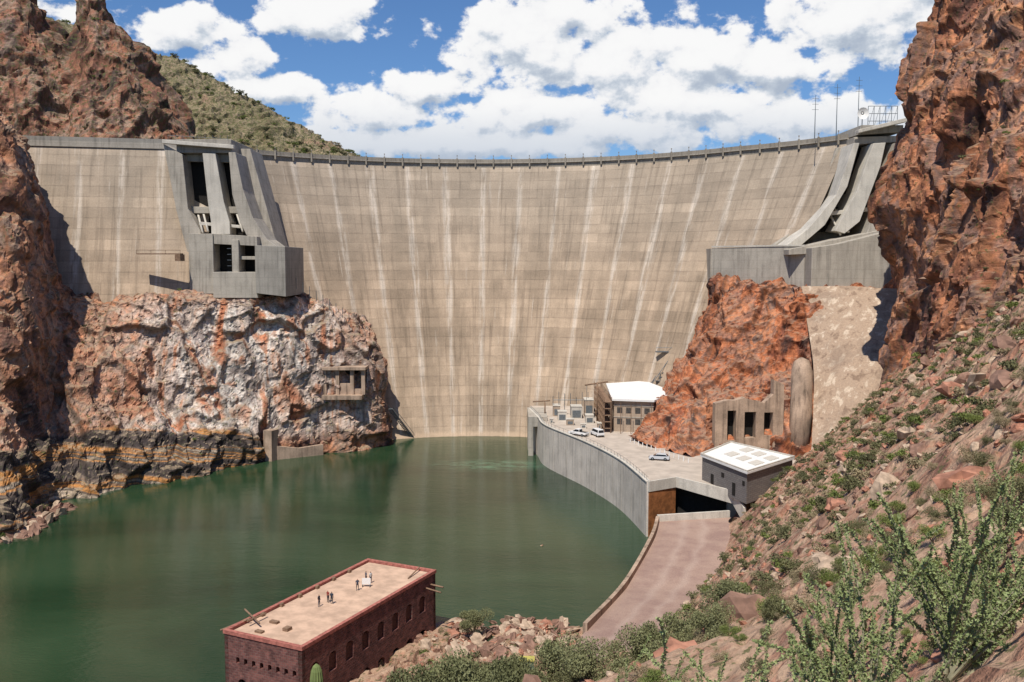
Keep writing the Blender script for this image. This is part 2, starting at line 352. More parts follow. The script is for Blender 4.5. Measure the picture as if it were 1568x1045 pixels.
for i in range(9): x=-97+i*2.1; g.tube([(x,268.6,89.2),(x,268.6,90.4)],.05,seg=4)
g.tube([(-97,268.6,90.3),(-80,268.6,89.3)],.05,seg=4)
for i in range(10): z=44+i*1.6; g.box(-79.4,-78.2,262.7,262.95,z,z+.12)
g.obj('handrail',[M_steel],sl)
g=Geo(); g.box(-103,-91,258.5,261,56.8,57.1); g.tube([(-103,258.5,58),(-91,258.5,58)],.06)
for x in(-103,-99,-95,-91): g.tube([(x,258.5,57),(x,258.5,58)],.05)
g.box(-92.5,-91,258.5,262,55,56.8); g.obj('service_platform',[M_wood],sl)
sr=empty('spillway_tower'); E=elev(sr,92,54.8,.180)
E('deck_box',[(8,190),(75,194),(75,204),(12,204)],257,275,M_concd)
E('deck_slab',[(2,190),(75,207),(75,213),(2,195)],254,256.9,M_concl)
E('deck_lower',[(4,176),(75,180),(75,189),(4,187)],258,275,M_conc)
E('back_wall',[(-8,176),(100,176),(100,-40),(-50,-40),(-90,20),(-50,60)],265,272,M_conc)
E('gate_shade_left',[(-2,174),(28,174),(12,104),(-16,104)],262.5,263,M_dark)  # slot shade under the deck painted as dark panels at the gates
E('gate_shade_right',[(40,174),(62,174),(50,90),(36,90)],262.5,263,M_dark)
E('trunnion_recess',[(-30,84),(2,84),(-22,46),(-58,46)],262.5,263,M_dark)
E('pier_mid',[(25,175),(43,176),(36,140),(8,60),(-14,42),(-28,46),(2,104)],254,264.9,M_concl)
E('pier_right',[(58,176),(75,176),(75,40),(14,40),(34,90)],252,264.9,M_conc)
E('trunnion_beam',[(-46,74),(64,86),(64,80),(-46,68)],256.5,257.5,M_concl)
E('ogee_wall',[(-2,176),(6,176),(-10,112),(-42,55),(-82,20),(-105,16),(-105,20),(-66,50),(-26,100)],255,264.9,M_concl)
E('ogee_fill',[(-6,176),(-30,100),(-70,50),(-110,20),(-110,-20),(40,-20),(40,40)],265.2,275,M_conc)
E('apron',[(-105,18),(-40,32),(20,44),(75,58),(110,58),(110,20),(-105,10)],249,262,M_conc)
E('training_block',[(-40,26),(22,42),(110,52),(110,-50),(22,-50),(-80,-42),(-80,20)],244,256,M_conc)
for i,(a0,b0,a1,b1) in enumerate([(-32,84,-18,40),(-22,86,-6,44),(22,90,40,46),(30,92,50,48)]):
    tube('gate_arm_%d'%i,[(92+a0*.18,260,54.8+b0*.18),(92+a1*.18,255,54.8+b1*.18)],.3,M_concl,sr)
wallstrip('training_wall',[(58.2,272,58.6,46.8),(66,262,58.8,46.6),(78,250,59,46.6)],1.6,46,59,M_conc,sr)
wallstrip('training_wall_cap',[(58.2,272),(66,262),(78,250)],2.0,58.9,59.3,M_concl,sr)
wallstrip('training_wall_return',[(58.2,272.5,58.6,46.8),(60,290,58.6,46.8)],1.5,46,59,M_conc,sr)
# ------------------------------------------------------------------ cliffs
A=[[(-190,60,-4),(-200,70,9),(-212,80,27),(-220,85,43),(-228,90,69),(-235,95,97)],
[(-109.9,165,-2),(-119.1,180,9.3),(-129.2,195,27.7),(-134.8,205,43.6),(-139.9,215,69.8),(-144.9,225,97.8)],
[(-100.6,184,-2),(-106.9,195,12),(-113,205,26.3),(-117.4,215,43.1),(-122,225,65.8),(-128,235,89)],
[(-103.5,207,-2),(-108,215,9.6),(-113.3,225,23.5),(-115.8,232,38.9),(-119.5,240,55),(-125.5,248,80)],
[(-96.9,218,-2),(-101,225,10.7),(-106.5,232,22.6),(-110.4,240,35),(-115,246,43),(-119,250,49)],
[(-83.7,233,-2),(-89.2,237,9.9),(-94.5,243,20),(-97.7,248,32.6),(-100,253,42.7),(-102,257,45.5)],
[(-71.3,250,-2),(-75.5,251,6.5),(-78.5,256,17),(-79.7,257,31.7),(-81.8,259,42),(-82.2,261,44.6)],
[(-60.1,262,-2),(-61.6,262,7),(-61.8,265,20),(-62,266,32.8),(-64.2,268,41.5),(-64.3,269,44.6)],
[(-45.5,270,-2),(-47.4,271,9.4),(-48.4,272,18.9),(-49.6,274,30.2),(-54.6,276,39.7),(-60.7,278,45.2)],
[(-36.2,279,-2),(-38.2,280,7.9),(-40,280,15.9),(-42,281,25.6),(-47.1,283,36.3),(-58.7,287,44.5)],
[(-33,305,-4),(-38.3,305,7),(-41.4,305,14.5),(-43.4,305,24.2),(-48.7,305,33.8),(-60.2,305,43.4)]]
for s in A:
    x,y,z=s[-1]; s.append((x-8 if x<-110 else x-3,y+14,z+ (3 if x<-122 else .8))); s.append((x-25 if x<-110 else x-6,y+45,z+ (-2 if x<-122 else 1.5)))
def attA(P):
    x,z=P[...,0],P[...,2]
    pale=np.exp(-(((x+74)/27)**4))*sstep(z,3,8)*(1-sstep(z,41,47)); pale=np.maximum(pale,.7*np.exp(-(((x+50)/13)**2))*sstep(z,2,8)*(1-sstep(z,26,36)))
    top=np.interp(x,[-140,-100,-80,-62],[16,14,10,3]); band=(1-sstep(z,top-1.0,top+.3))*(1-sstep(x,-66,-58))
    return {'pale':pale,'band':band}
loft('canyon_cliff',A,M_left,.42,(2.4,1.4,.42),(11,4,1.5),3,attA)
E_=[[(38.5,265,6.7),(49.3,275,18.5),(55.4,285,27.2),(57.1,288,31),(59,291,34.8),(63,296,43.7)],
[(32.7,231,9.5),(36.4,240,14.6),(44,250,20),(50.7,258,28),(55.3,264,38.5),(58.5,268,47.6)],
[(38,219,9.5),(41.8,232,16),(46.5,240,21.4),(52.2,248,30.8),(55.9,254,40.9),(61.7,260,49.1)],
[(44.1,211,9.3),(48.6,226,17),(52,235,23.8),(58.5,242,31.4),(63.2,248,41.2),(67.3,254,49.2)],
[(54.2,210,8.4),(58.7,222,17.7),(61.5,230,22.8),(65.9,238,31.8),(70.9,245,41.4),(75,250,48.9)],
[(64.7,208,9.7),(67.6,218,18.3),(69.6,225,23.5),(72,232,32.4),(73.9,238,41.8),(75.4,244,47.2)],
[(68.5,202,12.8),(75.4,216,19.3),(80.4,222,24.5),(85.4,230,33),(89.8,237,42.1),(95.9,246,49)],
[(81.2,200,14.2),(88.8,212,19.3),(92.7,218,24.5),(97.3,226,33),(101,232,42.1),(106,240,51.7)]]
for s in E_:
    x,y,z=s[-1]; s.append((x+3,y+8,z)); s.append((x+8,y+30,z+1))
loft('rock_outcrop',E_,M_outcrop,.40,(2.2,1.5,.45),(8.5,3.8,1.4),11)
D_=[[(100.6,238,12.1),(104,238,35.4),(103.4,238,55),(101.2,238,74.4),(105.3,238,95),(109.5,238,110.7),(114.2,238,133.9)],
[(75.4,200,14),(81.8,200,38.3),(83.9,203,55),(80.7,205,71.9),(86.2,208,90.4),(92,210,104.8),(96,212,126.1)],
[(74.5,168,29.1),(78.2,172,43.1),(80.2,176,55),(81,182,70),(85.6,188,87),(90.1,192,100.5),(97.1,200,122.1)],
[(70.6,145,38.8),(73.8,150,47.7),(76.3,155,57.1),(79.3,162,68.3),(83.2,170,83.9),(89,178,97.2),(96.8,190,118.8)],
[(70,128,47),(72.8,133,53.2),(75.4,138,59.7),(78.8,145,68.9),(83.8,155,81.4),(90.3,165,94.1),(99,178,114.7)],
[(67.2,100,50),(71.5,106,58.7),(75.2,112,64.2),(80.3,120,71.4),(86.4,130,81.5),(93.5,140,92.8),(104.7,155,112.4)],
[(80,60,55),(84,62,64),(90,64,72),(98,70,82),(108,76,92),(118,80,100),(130,90,115)]]
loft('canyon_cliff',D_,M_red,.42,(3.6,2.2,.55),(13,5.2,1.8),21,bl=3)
tx=[-260,-120,-40,20,60,98,130,165,215,250,285]; zt=[160,152,145,148,140,128,142,138,125,112,92.8]
xt=[-230.7,-199.8,-182,-168.8,-160,-151.6,-144.5,-136.8,-126,-118.5,-111.3]; xb=[-211.5,-183,-166.9,-154.8,-146.7,-139,-132.5,-125.4,-115.3,-108.2,-101.1]
Bm=[]
for a,b_,z in zip(xb,xt,zt):
    Bm.append([(a,291,80),(a+(b_-a)*.2,298,87+(z-87)*.2),(a+(b_-a)*.55,310,87+(z-87)*.6),(b_,325,z),(b_-6,345,z+1),(b_-15,375,z-8)])
loft('mountain',Bm,M_mtn,.7,(4.2,2.7,.8),(15,6,2.3),31)
Gm=[[(-204.9,380,91.5),(-216.8,405,126.7),(-228.6,430,165.4),(-250,470,172.6)],[(-173.5,380,91.5),(-183.8,405,122.6),(-194,430,156.9),(-212.1,470,163.2)],
[(-153.9,380,91.5),(-163.2,405,119.6),(-172.3,430,150.6),(-188.4,470,156.4)],[(-126.5,380,91.5),(-134.2,405,113.9),(-141.9,430,138.3),(-155.2,470,142.9)],
[(-100.4,380,91.5),(-106.7,405,107),(-112.9,430,123.9),(-123.5,470,127.1)],[(-67.7,380,91.5),(-72.1,405,97.7),(-76.5,430,104.4),(-83.6,470,105.8)],[(-48.1,380,81.5),(-51.3,405,86.6),(-54.4,430,91.7),(-59.5,470,93.3)]]
for s in Gm: x,y,z=s[0]; s.insert(0,(x+12,355,60))
loft('hill',Gm,M_green,1.2,(1.8,1.8,1.1),(18,6,2.8),41,crack=.3,zs=1,bl=1)
# ------------------------------------------------------------------ near hillside heightfield
RL=np.array([(80,-1,11),(100,3,8),(121,10,6),(143,17.9,4),(165,25.3,4.7),(177,28.3,5)])
RR=np.array([(80,5,11),(90,9,9.5),(101.5,12.9,8),(114.7,17.8,7),(133.6,26.4,5),(149.7,33.6,5),(168,40,5),(181,42.5,5)])
def hz(X,Y):
    h=43.1+np.where(X>0,.9*X,.35*X)-.43*Y
    h=h+10*np.exp(-((X+4)**2+(Y-45)**2)/200)+2.6*np.exp(-((X-10)**2+(Y-16)**2)/90)
    h=np.where(h>60,60+(h-60)*.3,h)
    bank=np.clip((138-Y+2*np.sin(X*.5))*.13,-3,4.0)-np.clip((-13-X)*.25,0,6)
    h=np.maximum(h,bank)
    rl=np.interp(Y,RL[:,0],RL[:,1]); rr=np.interp(Y,RR[:,0],RR[:,1]); rz=np.interp(Y,RL[:,0],RL[:,2])
    inr=Y>82
    right=X-rr; h=np.where(inr&(right>0),np.minimum(h,rz+np.maximum(right,0)*1.1+.1),h)
    mid=(X<=rr)&(X>=rl-.5); h=np.where(inr&mid,rz-.25,h)
    left=(X<rl-.5); h=np.where(inr&left,np.minimum(bank,rz-.3),h)
    xr=44+(Y-175)*1.0
    h=np.where((Y>178),np.minimum(h,9.7+np.maximum(X-xr,0)*1.4),h)
    return np.where((Y>178)&(X<43.5),-4,h)
RES=.42
xs=np.arange(-70,100,RES); ys=np.arange(2,214,RES)
XX,YY=np.meshgrid(xs,ys); H=hz(XX,YY)
ND=np.zeros_like(H); KB=np.full_like(H,.5); CR=np.zeros_like(H)
rlm=np.interp(YY,RL[:,0],RL[:,1]); rrm=np.interp(YY,RR[:,0],RR[:,1])
dist=np.maximum(XX-rrm,rlm-1-XX); am=np.where(YY>80,np.clip(dist/4,0,1),1)
for i in range(H.shape[0]):
    for j in range(H.shape[1]):
        x=XX[i,j]; y=YY[i,j]
        if x<-30 or abs(x)>y*.75+12: continue
        p=Vector((x,y,0)); rk=max(0,.25+1.9*noise.noise(p*.055+Vector((5,3,1))))
        v,cv,hv=blocky(p+noise.noise_vector(p*.2)*1.2,4.2,5,.8,True); v2,c2,h2=blocky(p+noise.noise_vector(p*.6)*.4,1.7,6,.9,True)
        ND[i,j]=1.4*noise.fractal(p/14,.9,2,3)+1.3*v*rk+(.30+.5*rk)*v2*.8+.12*noise.noise(p*2)
        KB[i,j]=.4*hv+.6*h2; CR[i,j]=min(1,cv*rk*.7+c2*.35)
H=H+ND*am
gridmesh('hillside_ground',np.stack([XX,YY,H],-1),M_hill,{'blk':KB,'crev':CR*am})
def ground(x,y):
    j=int(np.clip(round((x-xs[0])/RES),0,len(xs)-1)); i=int(np.clip(round((y-ys[0])/RES),0,len(ys)-1)); return float(H[i,j])
m,t,b=newmat('road_gravel'); co=t.n('ShaderNodeTexCoord').outputs['Object']
uv=t.n('ShaderNodeUVMap',_uv_map='UVMap').outputs[0]; s_=t.n('ShaderNodeSeparateXYZ',Vector=uv)
tr=t.math('ABSOLUTE',t.math('SUBTRACT',t.math('ABSOLUTE',t.math('SUBTRACT',s_.outputs[0],.5)),.13))
nr=t.noise(t.scale(co,(1,1,1)),.12,6,.65)
c=t.mix(t.ss(nr,.38,.62),(.37,.255,.20),(.29,.19,.155)); c=t.mix(t.math('MULTIPLY',t.ss(t.math('ADD',tr,t.math('MULTIPLY',nr,.12)),.15,.05),.5),c,(.44,.33,.27))
n3=t.noise(co,5,5,.75); t.L.new(t.grey(c,t.ss(n3,.3,.7,.8,1.15)),b.inputs['Base Color']); bump(t,b,n3,.5,.05); M_road=m
yy=np.linspace(81,180,120); uu=np.linspace(0,1,14); Yg,Ug=np.meshgrid(yy,uu,indexing='ij')
xl=np.interp(Yg,RL[:,0],RL[:,1])-.2; xr_=np.interp(Yg,RR[:,0],RR[:,1])+.4+.5*np.sin(Yg*.7)
Xg=xl+(xr_-xl)*Ug; Zg=np.interp(Yg,RL[:,0],RL[:,2])+.02*np.sin(Ug*6)
uvmesh('gravel_road',np.stack([Xg,Yg,Zg],-1),np.stack([Ug,Yg/10],-1),M_road,None)
def smooth(pts,n=40):
    P=np.array(pts,float); return [tuple(q) for q in catm(P,np.linspace(0,1,n))]
wallstrip('road_retaining_wall',smooth([(x-.3,y,z+1.1,-3) for y,x,z in RL[2:]]),.6,-3,6,M_tanc)
# ------------------------------------------------------------------ powerhouse deck
deck=empty('tailrace_deck')
edge=smooth([(5.5,277),(7.6,262),(9.5,248),(18.4,225),(24.2,205),(27.2,184)],50)
prism('deck_slab',edge[:-1]+[(26.7,193),(43.5,187),(52,180),(66,190),(78,205),(66,232),(52,262),(52,290),(5.5,290)],-3,10,M_deck,deck)
M_wallc=concrete('deck_wall_concrete',(.60,.54,.47),.35)
wallstrip('river_wall',edge,.7,-3,11.1,M_wallc,deck)
wallstrip('river_wall_cap',edge,1.0,11.1,11.3,M_concl,deck)
g=Geo()
for k in range(1,49,3):
    (x,y),(x2,y2)=edge[k],edge[k+1]; d=Vector((x2-x,y2-y)).normalized(); n=Vector((-d.y,d.x)); n=n if n.x<0 else -n
    a=Vector((x,y))+n*.33; g.box(a.x-.05,a.x+.05,a.y-.08,a.y+.08,-1,11.05)
g.obj('wall_joints',[M_conc],deck)
prism('portal_roof',[(27.4,184.2),(33.6,187.6),(43.2,181),(46,186),(43.5,188),(27,194)],9.2,10.004,M_deck,deck)
wallstrip('portal_side_wall',[(27.3,183.9),(33.2,187.9)],.4,-2,9.19,M_brown,deck)
wallstrip('portal_parapet',[(27.2,183.8,11.3,9.2),(33.4,187.7,11.3,9.2),(43.4,180.8,10.2,7.6),(44.5,176,8,5)],.5,9.2,11.2,M_concl,deck)
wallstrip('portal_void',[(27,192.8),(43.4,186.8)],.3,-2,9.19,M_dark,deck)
wallstrip('low_wall',[(28,177.2),(42.6,180.4)],.5,-2,6.3,M_concl,deck)
g=Geo(); g.box(4.6,10,262,279,8.4,11.2); g.box(4.6,6,262,264,-3,8.4); g.box(8.6,10.3,262,264,-3,8.4); g.box(4.6,6,270,279,-3,8.4); g.obj('intake_pier',[M_conc],deck)
g=Geo()
for i in range(49):
    g.tube([(edge[i][0],edge[i][1],12.1),(edge[i+1][0],edge[i+1][1],12.1)],.035,seg=4)
    g.tube([(edge[i][0],edge[i][1],11.3),(edge[i][0],edge[i][1],12.1)],.035,seg=4)
g.obj('railing',[M_steel],deck)
g=Geo()
for i in range(14):
    a=i/13; x=29.5+a*10; y=231-a*24; g.tube([(x,y,10),(x,y,11)],.12,seg=6)
g.obj('barrier_posts',[M_white])
M_tan=concrete('cladding_tan',(.40,.31,.23),.3,joint=1.6)
pb=empty('powerhouse_building')
q=[(27,246),(37,243.5),(44.5,258),(40,282),(28.5,276)]
prism('walls',q,10,18.3,M_tan,pb)
cx=sum(p[0] for p in q)/5; cy=sum(p[1] for p in q)/5
prism('roof',[(cx+(p[0]-cx)*1.08,cy+(p[1]-cy)*1.05) for p in q],18.3,18.8,M_white,pb)
g=Geo()
for k in range(5):
    z=11+k*1.75; g.box(24.2,26.2,244,275,z,z+.12)
for y in np.linspace(244,275,12):
    for x in(24.2,26.1): g.box(x,x+.15,y,y+.15,10,19.5)
for k in range(4):
    for i,y in enumerate(np.linspace(244,272,11)): g.tube([(24.2,y,11+k*1.75),(24.2,y+2.8,12.75+k*1.75)],.06,seg=4)
g.obj('scaffold_gallery',[M_wood],pb)
def onwall(g,p0,p1,s0,s1,z0,z1,dep=.06,m=0):
    d=(Vector(p1)-Vector(p0)).normalized(); n=Vector((d.y,-d.x)); a=Vector(p0)+d*s0; b_=Vector(p0)+d*s1
    g.add([(p.x+n.x*o,p.y+n.y*o,z) for z in(z0,z1) for o in(-.1,dep) for p in(a,b_)],BF,m)
g=Geo()
for i in range(4):
    for zz in(12,15): onwall(g,q[0],q[1],.8+i*2.4,2.2+i*2.4,zz,zz+1.5)
for i in range(5):
    for zz in(12,15): onwall(g,q[1],q[2],1+i*3,2.4+i*3,zz,zz+1.5)
g.obj('windows',[simple('building_glass',(.07,.065,.06),.3,.3)],pb)
g=Geo()
for zz in(13.8,16.9): onwall(g,q[0],q[1],-.1,10.4,zz,zz+.25,.12); onwall(g,q[1],q[2],-.1,16.4,zz,zz+.25,.12)
for i in range(5): g.tube([(25.8+i*2.6,243.2-i*.6,10),(25.8+i*2.6,243.2-i*.6,18)],.08,1,4)
g.obj('string_courses',[M_conc,M_wood],pb)
rnd=random.Random(9)
g=Geo()
for x,y,w,d,h in [(13,262,2.4,3,2.6),(17,266,3,4,3.4),(20.5,258,2.2,3,2.2),(12,270,2,4,3),(21,268,2.5,5,5),(15,255,2,2,1.6),(10.5,258,1,1.5,1.2),(18.5,250,1.5,1,1.2),(23,249,1,2,1.5)]:
    g.box(x,x+w,y,y+d,10,10+h,rnd.choice([0,1])); g.box(x-.1,x+w+.1,y-.1,y+d+.1,10+h,10+h+.15,1)
    g.box(x+.3,x+w-.3,y-.04,y,10.3,10+h*.7,2)
for i in range(7): x=12+i*1.7; g.tube([(x,272,10),(x,272,15+rnd.random()*2)],.1,2)
g.tube([(12,272,14.5),(22.5,272,14.5)],.1,2)
g.obj('electrical_equipment',[M_tan,M_concl,M_steel])
crane=empty('service_crane'); tube('mast',[(24,262,10),(24,262,21)],.25,M_wood,crane); tube('boom',[(20.5,262,20.2),(27,262,21.2)],.22,M_wood,crane); tube('hook_line',[(21,262,20.3),(21,262,16)],.05,M_steel,crane)
c2=empty('jib_crane'); tube('mast',[(9.5,268,10),(9.5,268,14.5)],.2,M_wood,c2); tube('boom',[(6,268,14.6),(11,268,14.9)],.2,M_wood,c2)
# low gray block building
m,t,b=newmat('gray_block'); co=t.n('ShaderNodeTexCoord').outputs['Object']
sp=t.n('ShaderNodeSeparateXYZ',Vector=co); al=t.math('SUBTRACT',t.math('MULTIPLY',sp.outputs[0],.3),t.math('MULTIPLY',sp.outputs[1],.95))
br=t.n('ShaderNodeTexBrick',Vector=t.n('ShaderNodeCombineXYZ',X=al,Y=sp.outputs[2]).outputs[0]); br.inputs['Color1'].default_value=(.17,.155,.145,1); br.inputs['Color2'].default_value=(.21,.195,.18,1); br.inputs['Mortar'].default_value=(.11,.10,.10,1); br.inputs['Scale'].default_value=1; br.inputs['Brick Width'].default_value=.8; br.inputs['Row Height'].default_value=.4; br.inputs['Mortar Size'].default_value=.03
t.L.new(br.outputs[0],b.inputs['Base Color']); M_block=m
gb=empty('block_service_building'); q=[(39.2,190.6),(44.5,175),(57,188),(48,203)]
prism('walls',q,9,14.9,M_block,gb)
cx=sum(p[0] for p in q)/4; cy=sum(p[1] for p in q)/4; sc=lambda k:[(cx+(p[0]-cx)*k,cy+(p[1]-cy)*k) for p in q]
prism('roof',sc(1.05),14.9,15.3,M_white,gb)
wallstrip('roof_parapet',sc(1.03)+[sc(1.03)[0]],.35,15.3,15.6,M_concl,gb)
g=Geo(); d=Vector((5.3,-15.6)).normalized(); e=Vector((.69,.72))
for i in range(3):
    for j in range(2):
        c0=Vector((41.5,191))+d*(2+i*4.4)+e*(2.2+j*6); cs=[c0,c0+d*2.6,c0+d*2.6+e*3.6,c0+e*3.6]
        g.add([(p.x,p.y,15.31) for p in cs]+[(p.x,p.y,15.45) for p in cs],[(4,5,6,7),(0,1,5,4),(1,2,6,5),(2,3,7,6),(3,0,4,7)],0)
g.obj('skylights',[simple('skylight',(.60,.57,.50),.4,.1)],gb)
g=Geo(); nrm=Vector((-d.y,d.x)); nrm=-nrm if nrm.x>0 else nrm
for s0,z0,z1,wd in ((3.5,9.6,12.1,1.1),(11.5,9.6,12.1,1.1),(7.5,12.3,13.2,1.0),(15,12.3,13.2,.8)):
    a=Vector((39.2,190.6))+d*s0; b1=a+d*wd
    g.add([(p.x+nrm.x*o,p.y+nrm.y*o,z) for z in(z0,z1) for o in(-.1,.06) for p in(a,b1)],BF)
g.obj('doors',[M_dark],gb)
# ruined old powerhouse bays, a thick wall against the rock
op=empty('old_powerhouse_ruin')
d=Vector((64.4-47.7,218-216)); d.normalize()
def seg(a,b_,z0,z1,nm,mt=M_tanc,th=2.0,o=0,z1b=None):
    n=Vector((d.y,-d.x)); s=Vector((47.7,215.0))+n*o; p,q2=s+d*a,s+d*b_
    wallstrip(nm,[(p.x,p.y,z1,z0),(q2.x,q2.y,z1b or z1,z0)],th,z0,z1,mt,op)
for i,(a,b_,zt_,z2) in enumerate([(-1,1.9,22.3,23.0),(4,6,23,23.6),(8.8,10.7,22.8,22.2),(12.9,15.4,27.6,26.4)]): seg(a,b_,7,zt_,'pier_%d'%i,z1b=z2)
for i,(a,b_,zb,zt_,z2) in enumerate([(1.9,4,20.6,23.0,22.9),(6,8.8,20.2,23.3,22.6),(10.7,12.9,20,22.2,24.2)]): seg(a,b_,zb,zt_,'lintel_%d'%i,th=1.8,z1b=z2)
for i,(a,b_) in enumerate([(1.9,4),(6,8.8),(10.7,12.9)]): seg(a,b_,7,13.6+i*.5,'sill_%d'%i,th=1.7)
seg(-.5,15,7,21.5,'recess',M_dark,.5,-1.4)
bf=[]
for x in np.linspace(46,66,6): bf.append([(x,219.6,7),(x,219.8,16),(x,220,20.5),(x+.5,222.4,22.6),(x+1,228,24)])
loft('ruin_backfill_rock',bf,M_outcrop,.45,(.7,.7,.4),(6,3,1.3),77)
tube('rounded_pier',[(66.5,214.5,8),(67,215.5,20),(67.5,217,29.5),(67.6,218,31.5),(67.6,218.5,32.3)],[2.6,2.5,2.4,1.8,.6],M_tanc,op,20)
ch=[[(65.5,203,9),(69,213,19),(72,223,30),(74.5,238,42),(75.5,245,48.5)],[(70,199.5,9),(74.5,209,19.3),(79.5,217,30),(84,231,42),(86,241,48.5)],[(75,196,9),(79.5,206,19.3),(86,214,30),(93,226,42),(97,236,48)],[(80,196,9),(86,206,19.3),(92,214,30),(100,226,42),(104,236,48)]]
m,t,b=newmat('chute_concrete'); co=t.n('ShaderNodeTexCoord').outputs['Object']
ca=t.noise(t.scale(co,(1,1,.12)),.45,5,.65,.3); cb=t.noise(t.scale(co,(1,1,.5)),.12,5,.6); cf=t.noise(co,2.5,5,.7)
c=t.ramp(ca,[(.36,(.24,.165,.115)),(.46,(.40,.29,.205)),(.54,(.36,.26,.185)),(.62,(.55,.44,.33))]); c=t.mix(t.ss(cb,.50,.64,0,.7),c,(.25,.18,.13))
t.L.new(t.grey(c,t.ss(cf,.3,.7,.85,1.12)),b.inputs['Base Color']); bump(t,b,cf,.5,.12); M_chute=m
loft('spillway_chute',ch,M_chute,.7,(.25,.08,.05),(8,3,1.5),51,zs=.3,crack=.3,bl=4)
# gallery portal in the left bank
ad=empty('gallery_portal')
YO=-3.2
box('roof_slab',-54.5,-42,270.6+YO,281,23.8,24.6,M_tanc,ad)
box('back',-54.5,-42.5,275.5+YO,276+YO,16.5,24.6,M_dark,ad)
box('floor_slab',-54.5,-43,269.5+YO,281,15.4,16.6,M_tanc,ad)
for i,(x,zt_) in enumerate([(-54.5,23.8),(-50.8,23.8),(-46.6,23.8),(-43.4,23.8)]): box('column_%d'%i,x,x+1.0,271.5+YO,273+YO,16.6,zt_,M_tanc,ad)
box('mid_wall',-49.8,-46.6,272+YO,272.6+YO,16.6,19.8,M_tanc,ad); box('side_wall',-45.6,-43.4,272+YO,272.6+YO,16.6,18.2,M_tanc,ad)
box('upper_wall',-53.5,-50.8,272+YO,272.6+YO,20.8,23.8,M_tanc,ad)
prism('river_pier',[(-68.5,255.5),(-66,254.5),(-65,257),(-67.5,259)],-3,8.5,M_tanc)
wallstrip('old_river_wall',[(-66,256.8,4.0,-3),(-60,260.5,2.6,-3),(-54,264,3.0,-3)],1.2,-3,7,M_tanc)
g=Geo()
for k in range(9):
    a=k/8; x=-62+a*14; y=270+a*6; z=47-a*10; g.tube([(x,y,z),(x,y,z+3.2)],.09,seg=4)
g.obj('cliff_fence',[M_steel])
st=empty('access_stair'); g=Geo()
for k in range(9): g.box(41+k*.9,42+k*.9,276+k*.3,278+k*.3,17+k*1.2,17.15+k*1.2)
g.tube([(41,276,18),(49,279,28.8)],.1); g.tube([(41,278,18),(49,281,28.8)],.1)
for x,y in((41,276),(44,277),(48,279)): g.tube([(x,y,10),(x,y,18+(x-41)*1.3)],.15)
g.box(43,50,279,280.5,27.8,28.1); g.tube([(43,279,29.2),(50,279,29.2)],.08); g.obj('steel_frame',[M_steel],st)
st=empty('access_stair'); g=Geo()
for k in range(22): a=k/21; g.box(-37.6+a*6,-36.4+a*6,283+a*6,284.2+a*6,10-a*10,10.15-a*10)
for o_ in(0,1.2): g.tube([(-37.6+o_,283,11.2),(-31.6+o_,289,1.2)],.08); g.tube([(-37.6+o_,283,10),(-31.6+o_,289,0)],.1)
g.obj('steel_frame',[M_steel],st)
for x,h in((84.5,10),(90.5,13),(96.5,15)):
    a=empty('antenna_mast'); g=Geo(); g.tube([(x,266,89),(x,266,91+h)],[.14,.06])
    for k in range(3): g.tube([(x-.9,266,91+h-1-k*1.5),(x+.9,266,91+h-1-k*1.5)],.05,seg=4)
    g.obj('mast',[M_steel],a)
a=empty('satellite_dish',(95.5,260,95)); v=[(0,0,0)];f=[]
for j in range(1,5):
    for k in range(16): an=k*math.pi/8; r=j*.4; v.append((r*math.cos(an),-.18*r*r,r*math.sin(an)))
for k in range(16): f.append((0,1+k,1+(k+1)%16))
for j in range(3):
    for k in range(16): f.append((1+j*16+k,1+j*16+(k+1)%16,17+j*16+(k+1)%16,17+j*16+k))
mesh_obj('reflector',v,f,M_white,a,True); tube('post',[(0,.2,-4),(0,.2,0)],.12,M_steel,a)
a=empty('lattice_platform'); g=Geo()
for x in np.linspace(97,105,6): g.tube([(x,260,91),(x,260,97)],.08,seg=4)
for z in(93,95,97): g.tube([(97,260,z),(105,260,z)],.08,seg=4)
for x in np.linspace(97,103.4,5): g.tube([(x,260,91),(x+1.6,260,97)],.05,seg=4)
g.obj('frame',[M_steel],a)
# ------------------------------------------------------------------ brick building
m,t,b=newmat('stone_brick'); uvn=t.n('ShaderNodeUVMap',_uv_map='UVMap').outputs[0]; co=t.n('ShaderNodeTexCoord').outputs['Object']
br=t.n('ShaderNodeTexBrick',Vector=uvn); br.inputs['Color1'].default_value=(.21,.085,.07,1); br.inputs['Color2'].default_value=(.10,.042,.04,1); br.inputs['Mortar'].default_value=(.19,.12,.10,1)
br.inputs['Scale'].default_value=1; br.inputs['Brick Width'].default_value=.62; br.inputs['Row Height'].default_value=.32; br.inputs['Mortar Size'].default_value=.03; br.inputs['Bias'].default_value=-.1
t.L.new(t.grey(br.outputs[0],t.ss(t.noise(co,.8,6,.65),.3,.7,.65,1.3)),b.inputs['Base Color']); bump(t,b,t.math('ADD',br.outputs['Fac'],t.noise(co,3,4)),.8,-.06); M_brick=m
M_roof=simple('roof_sheet',(.54,.37,.26),.9,.2,.45); M_coping=simple('brick_coping',(.36,.13,.10),.85,.3,2)
bb=empty('brick_warehouse'); ux=Vector((-10.7,5.3,0)).normalized(); uy=Vector((13.3,27.9,0)).normalized(); W_,L_=12.,31.
bb.matrix_world=Matrix(((ux.x,uy.x,0,-24.9),(ux.y,uy.y,0,107.7),(0,0,1,0),(0,0,0,1)))
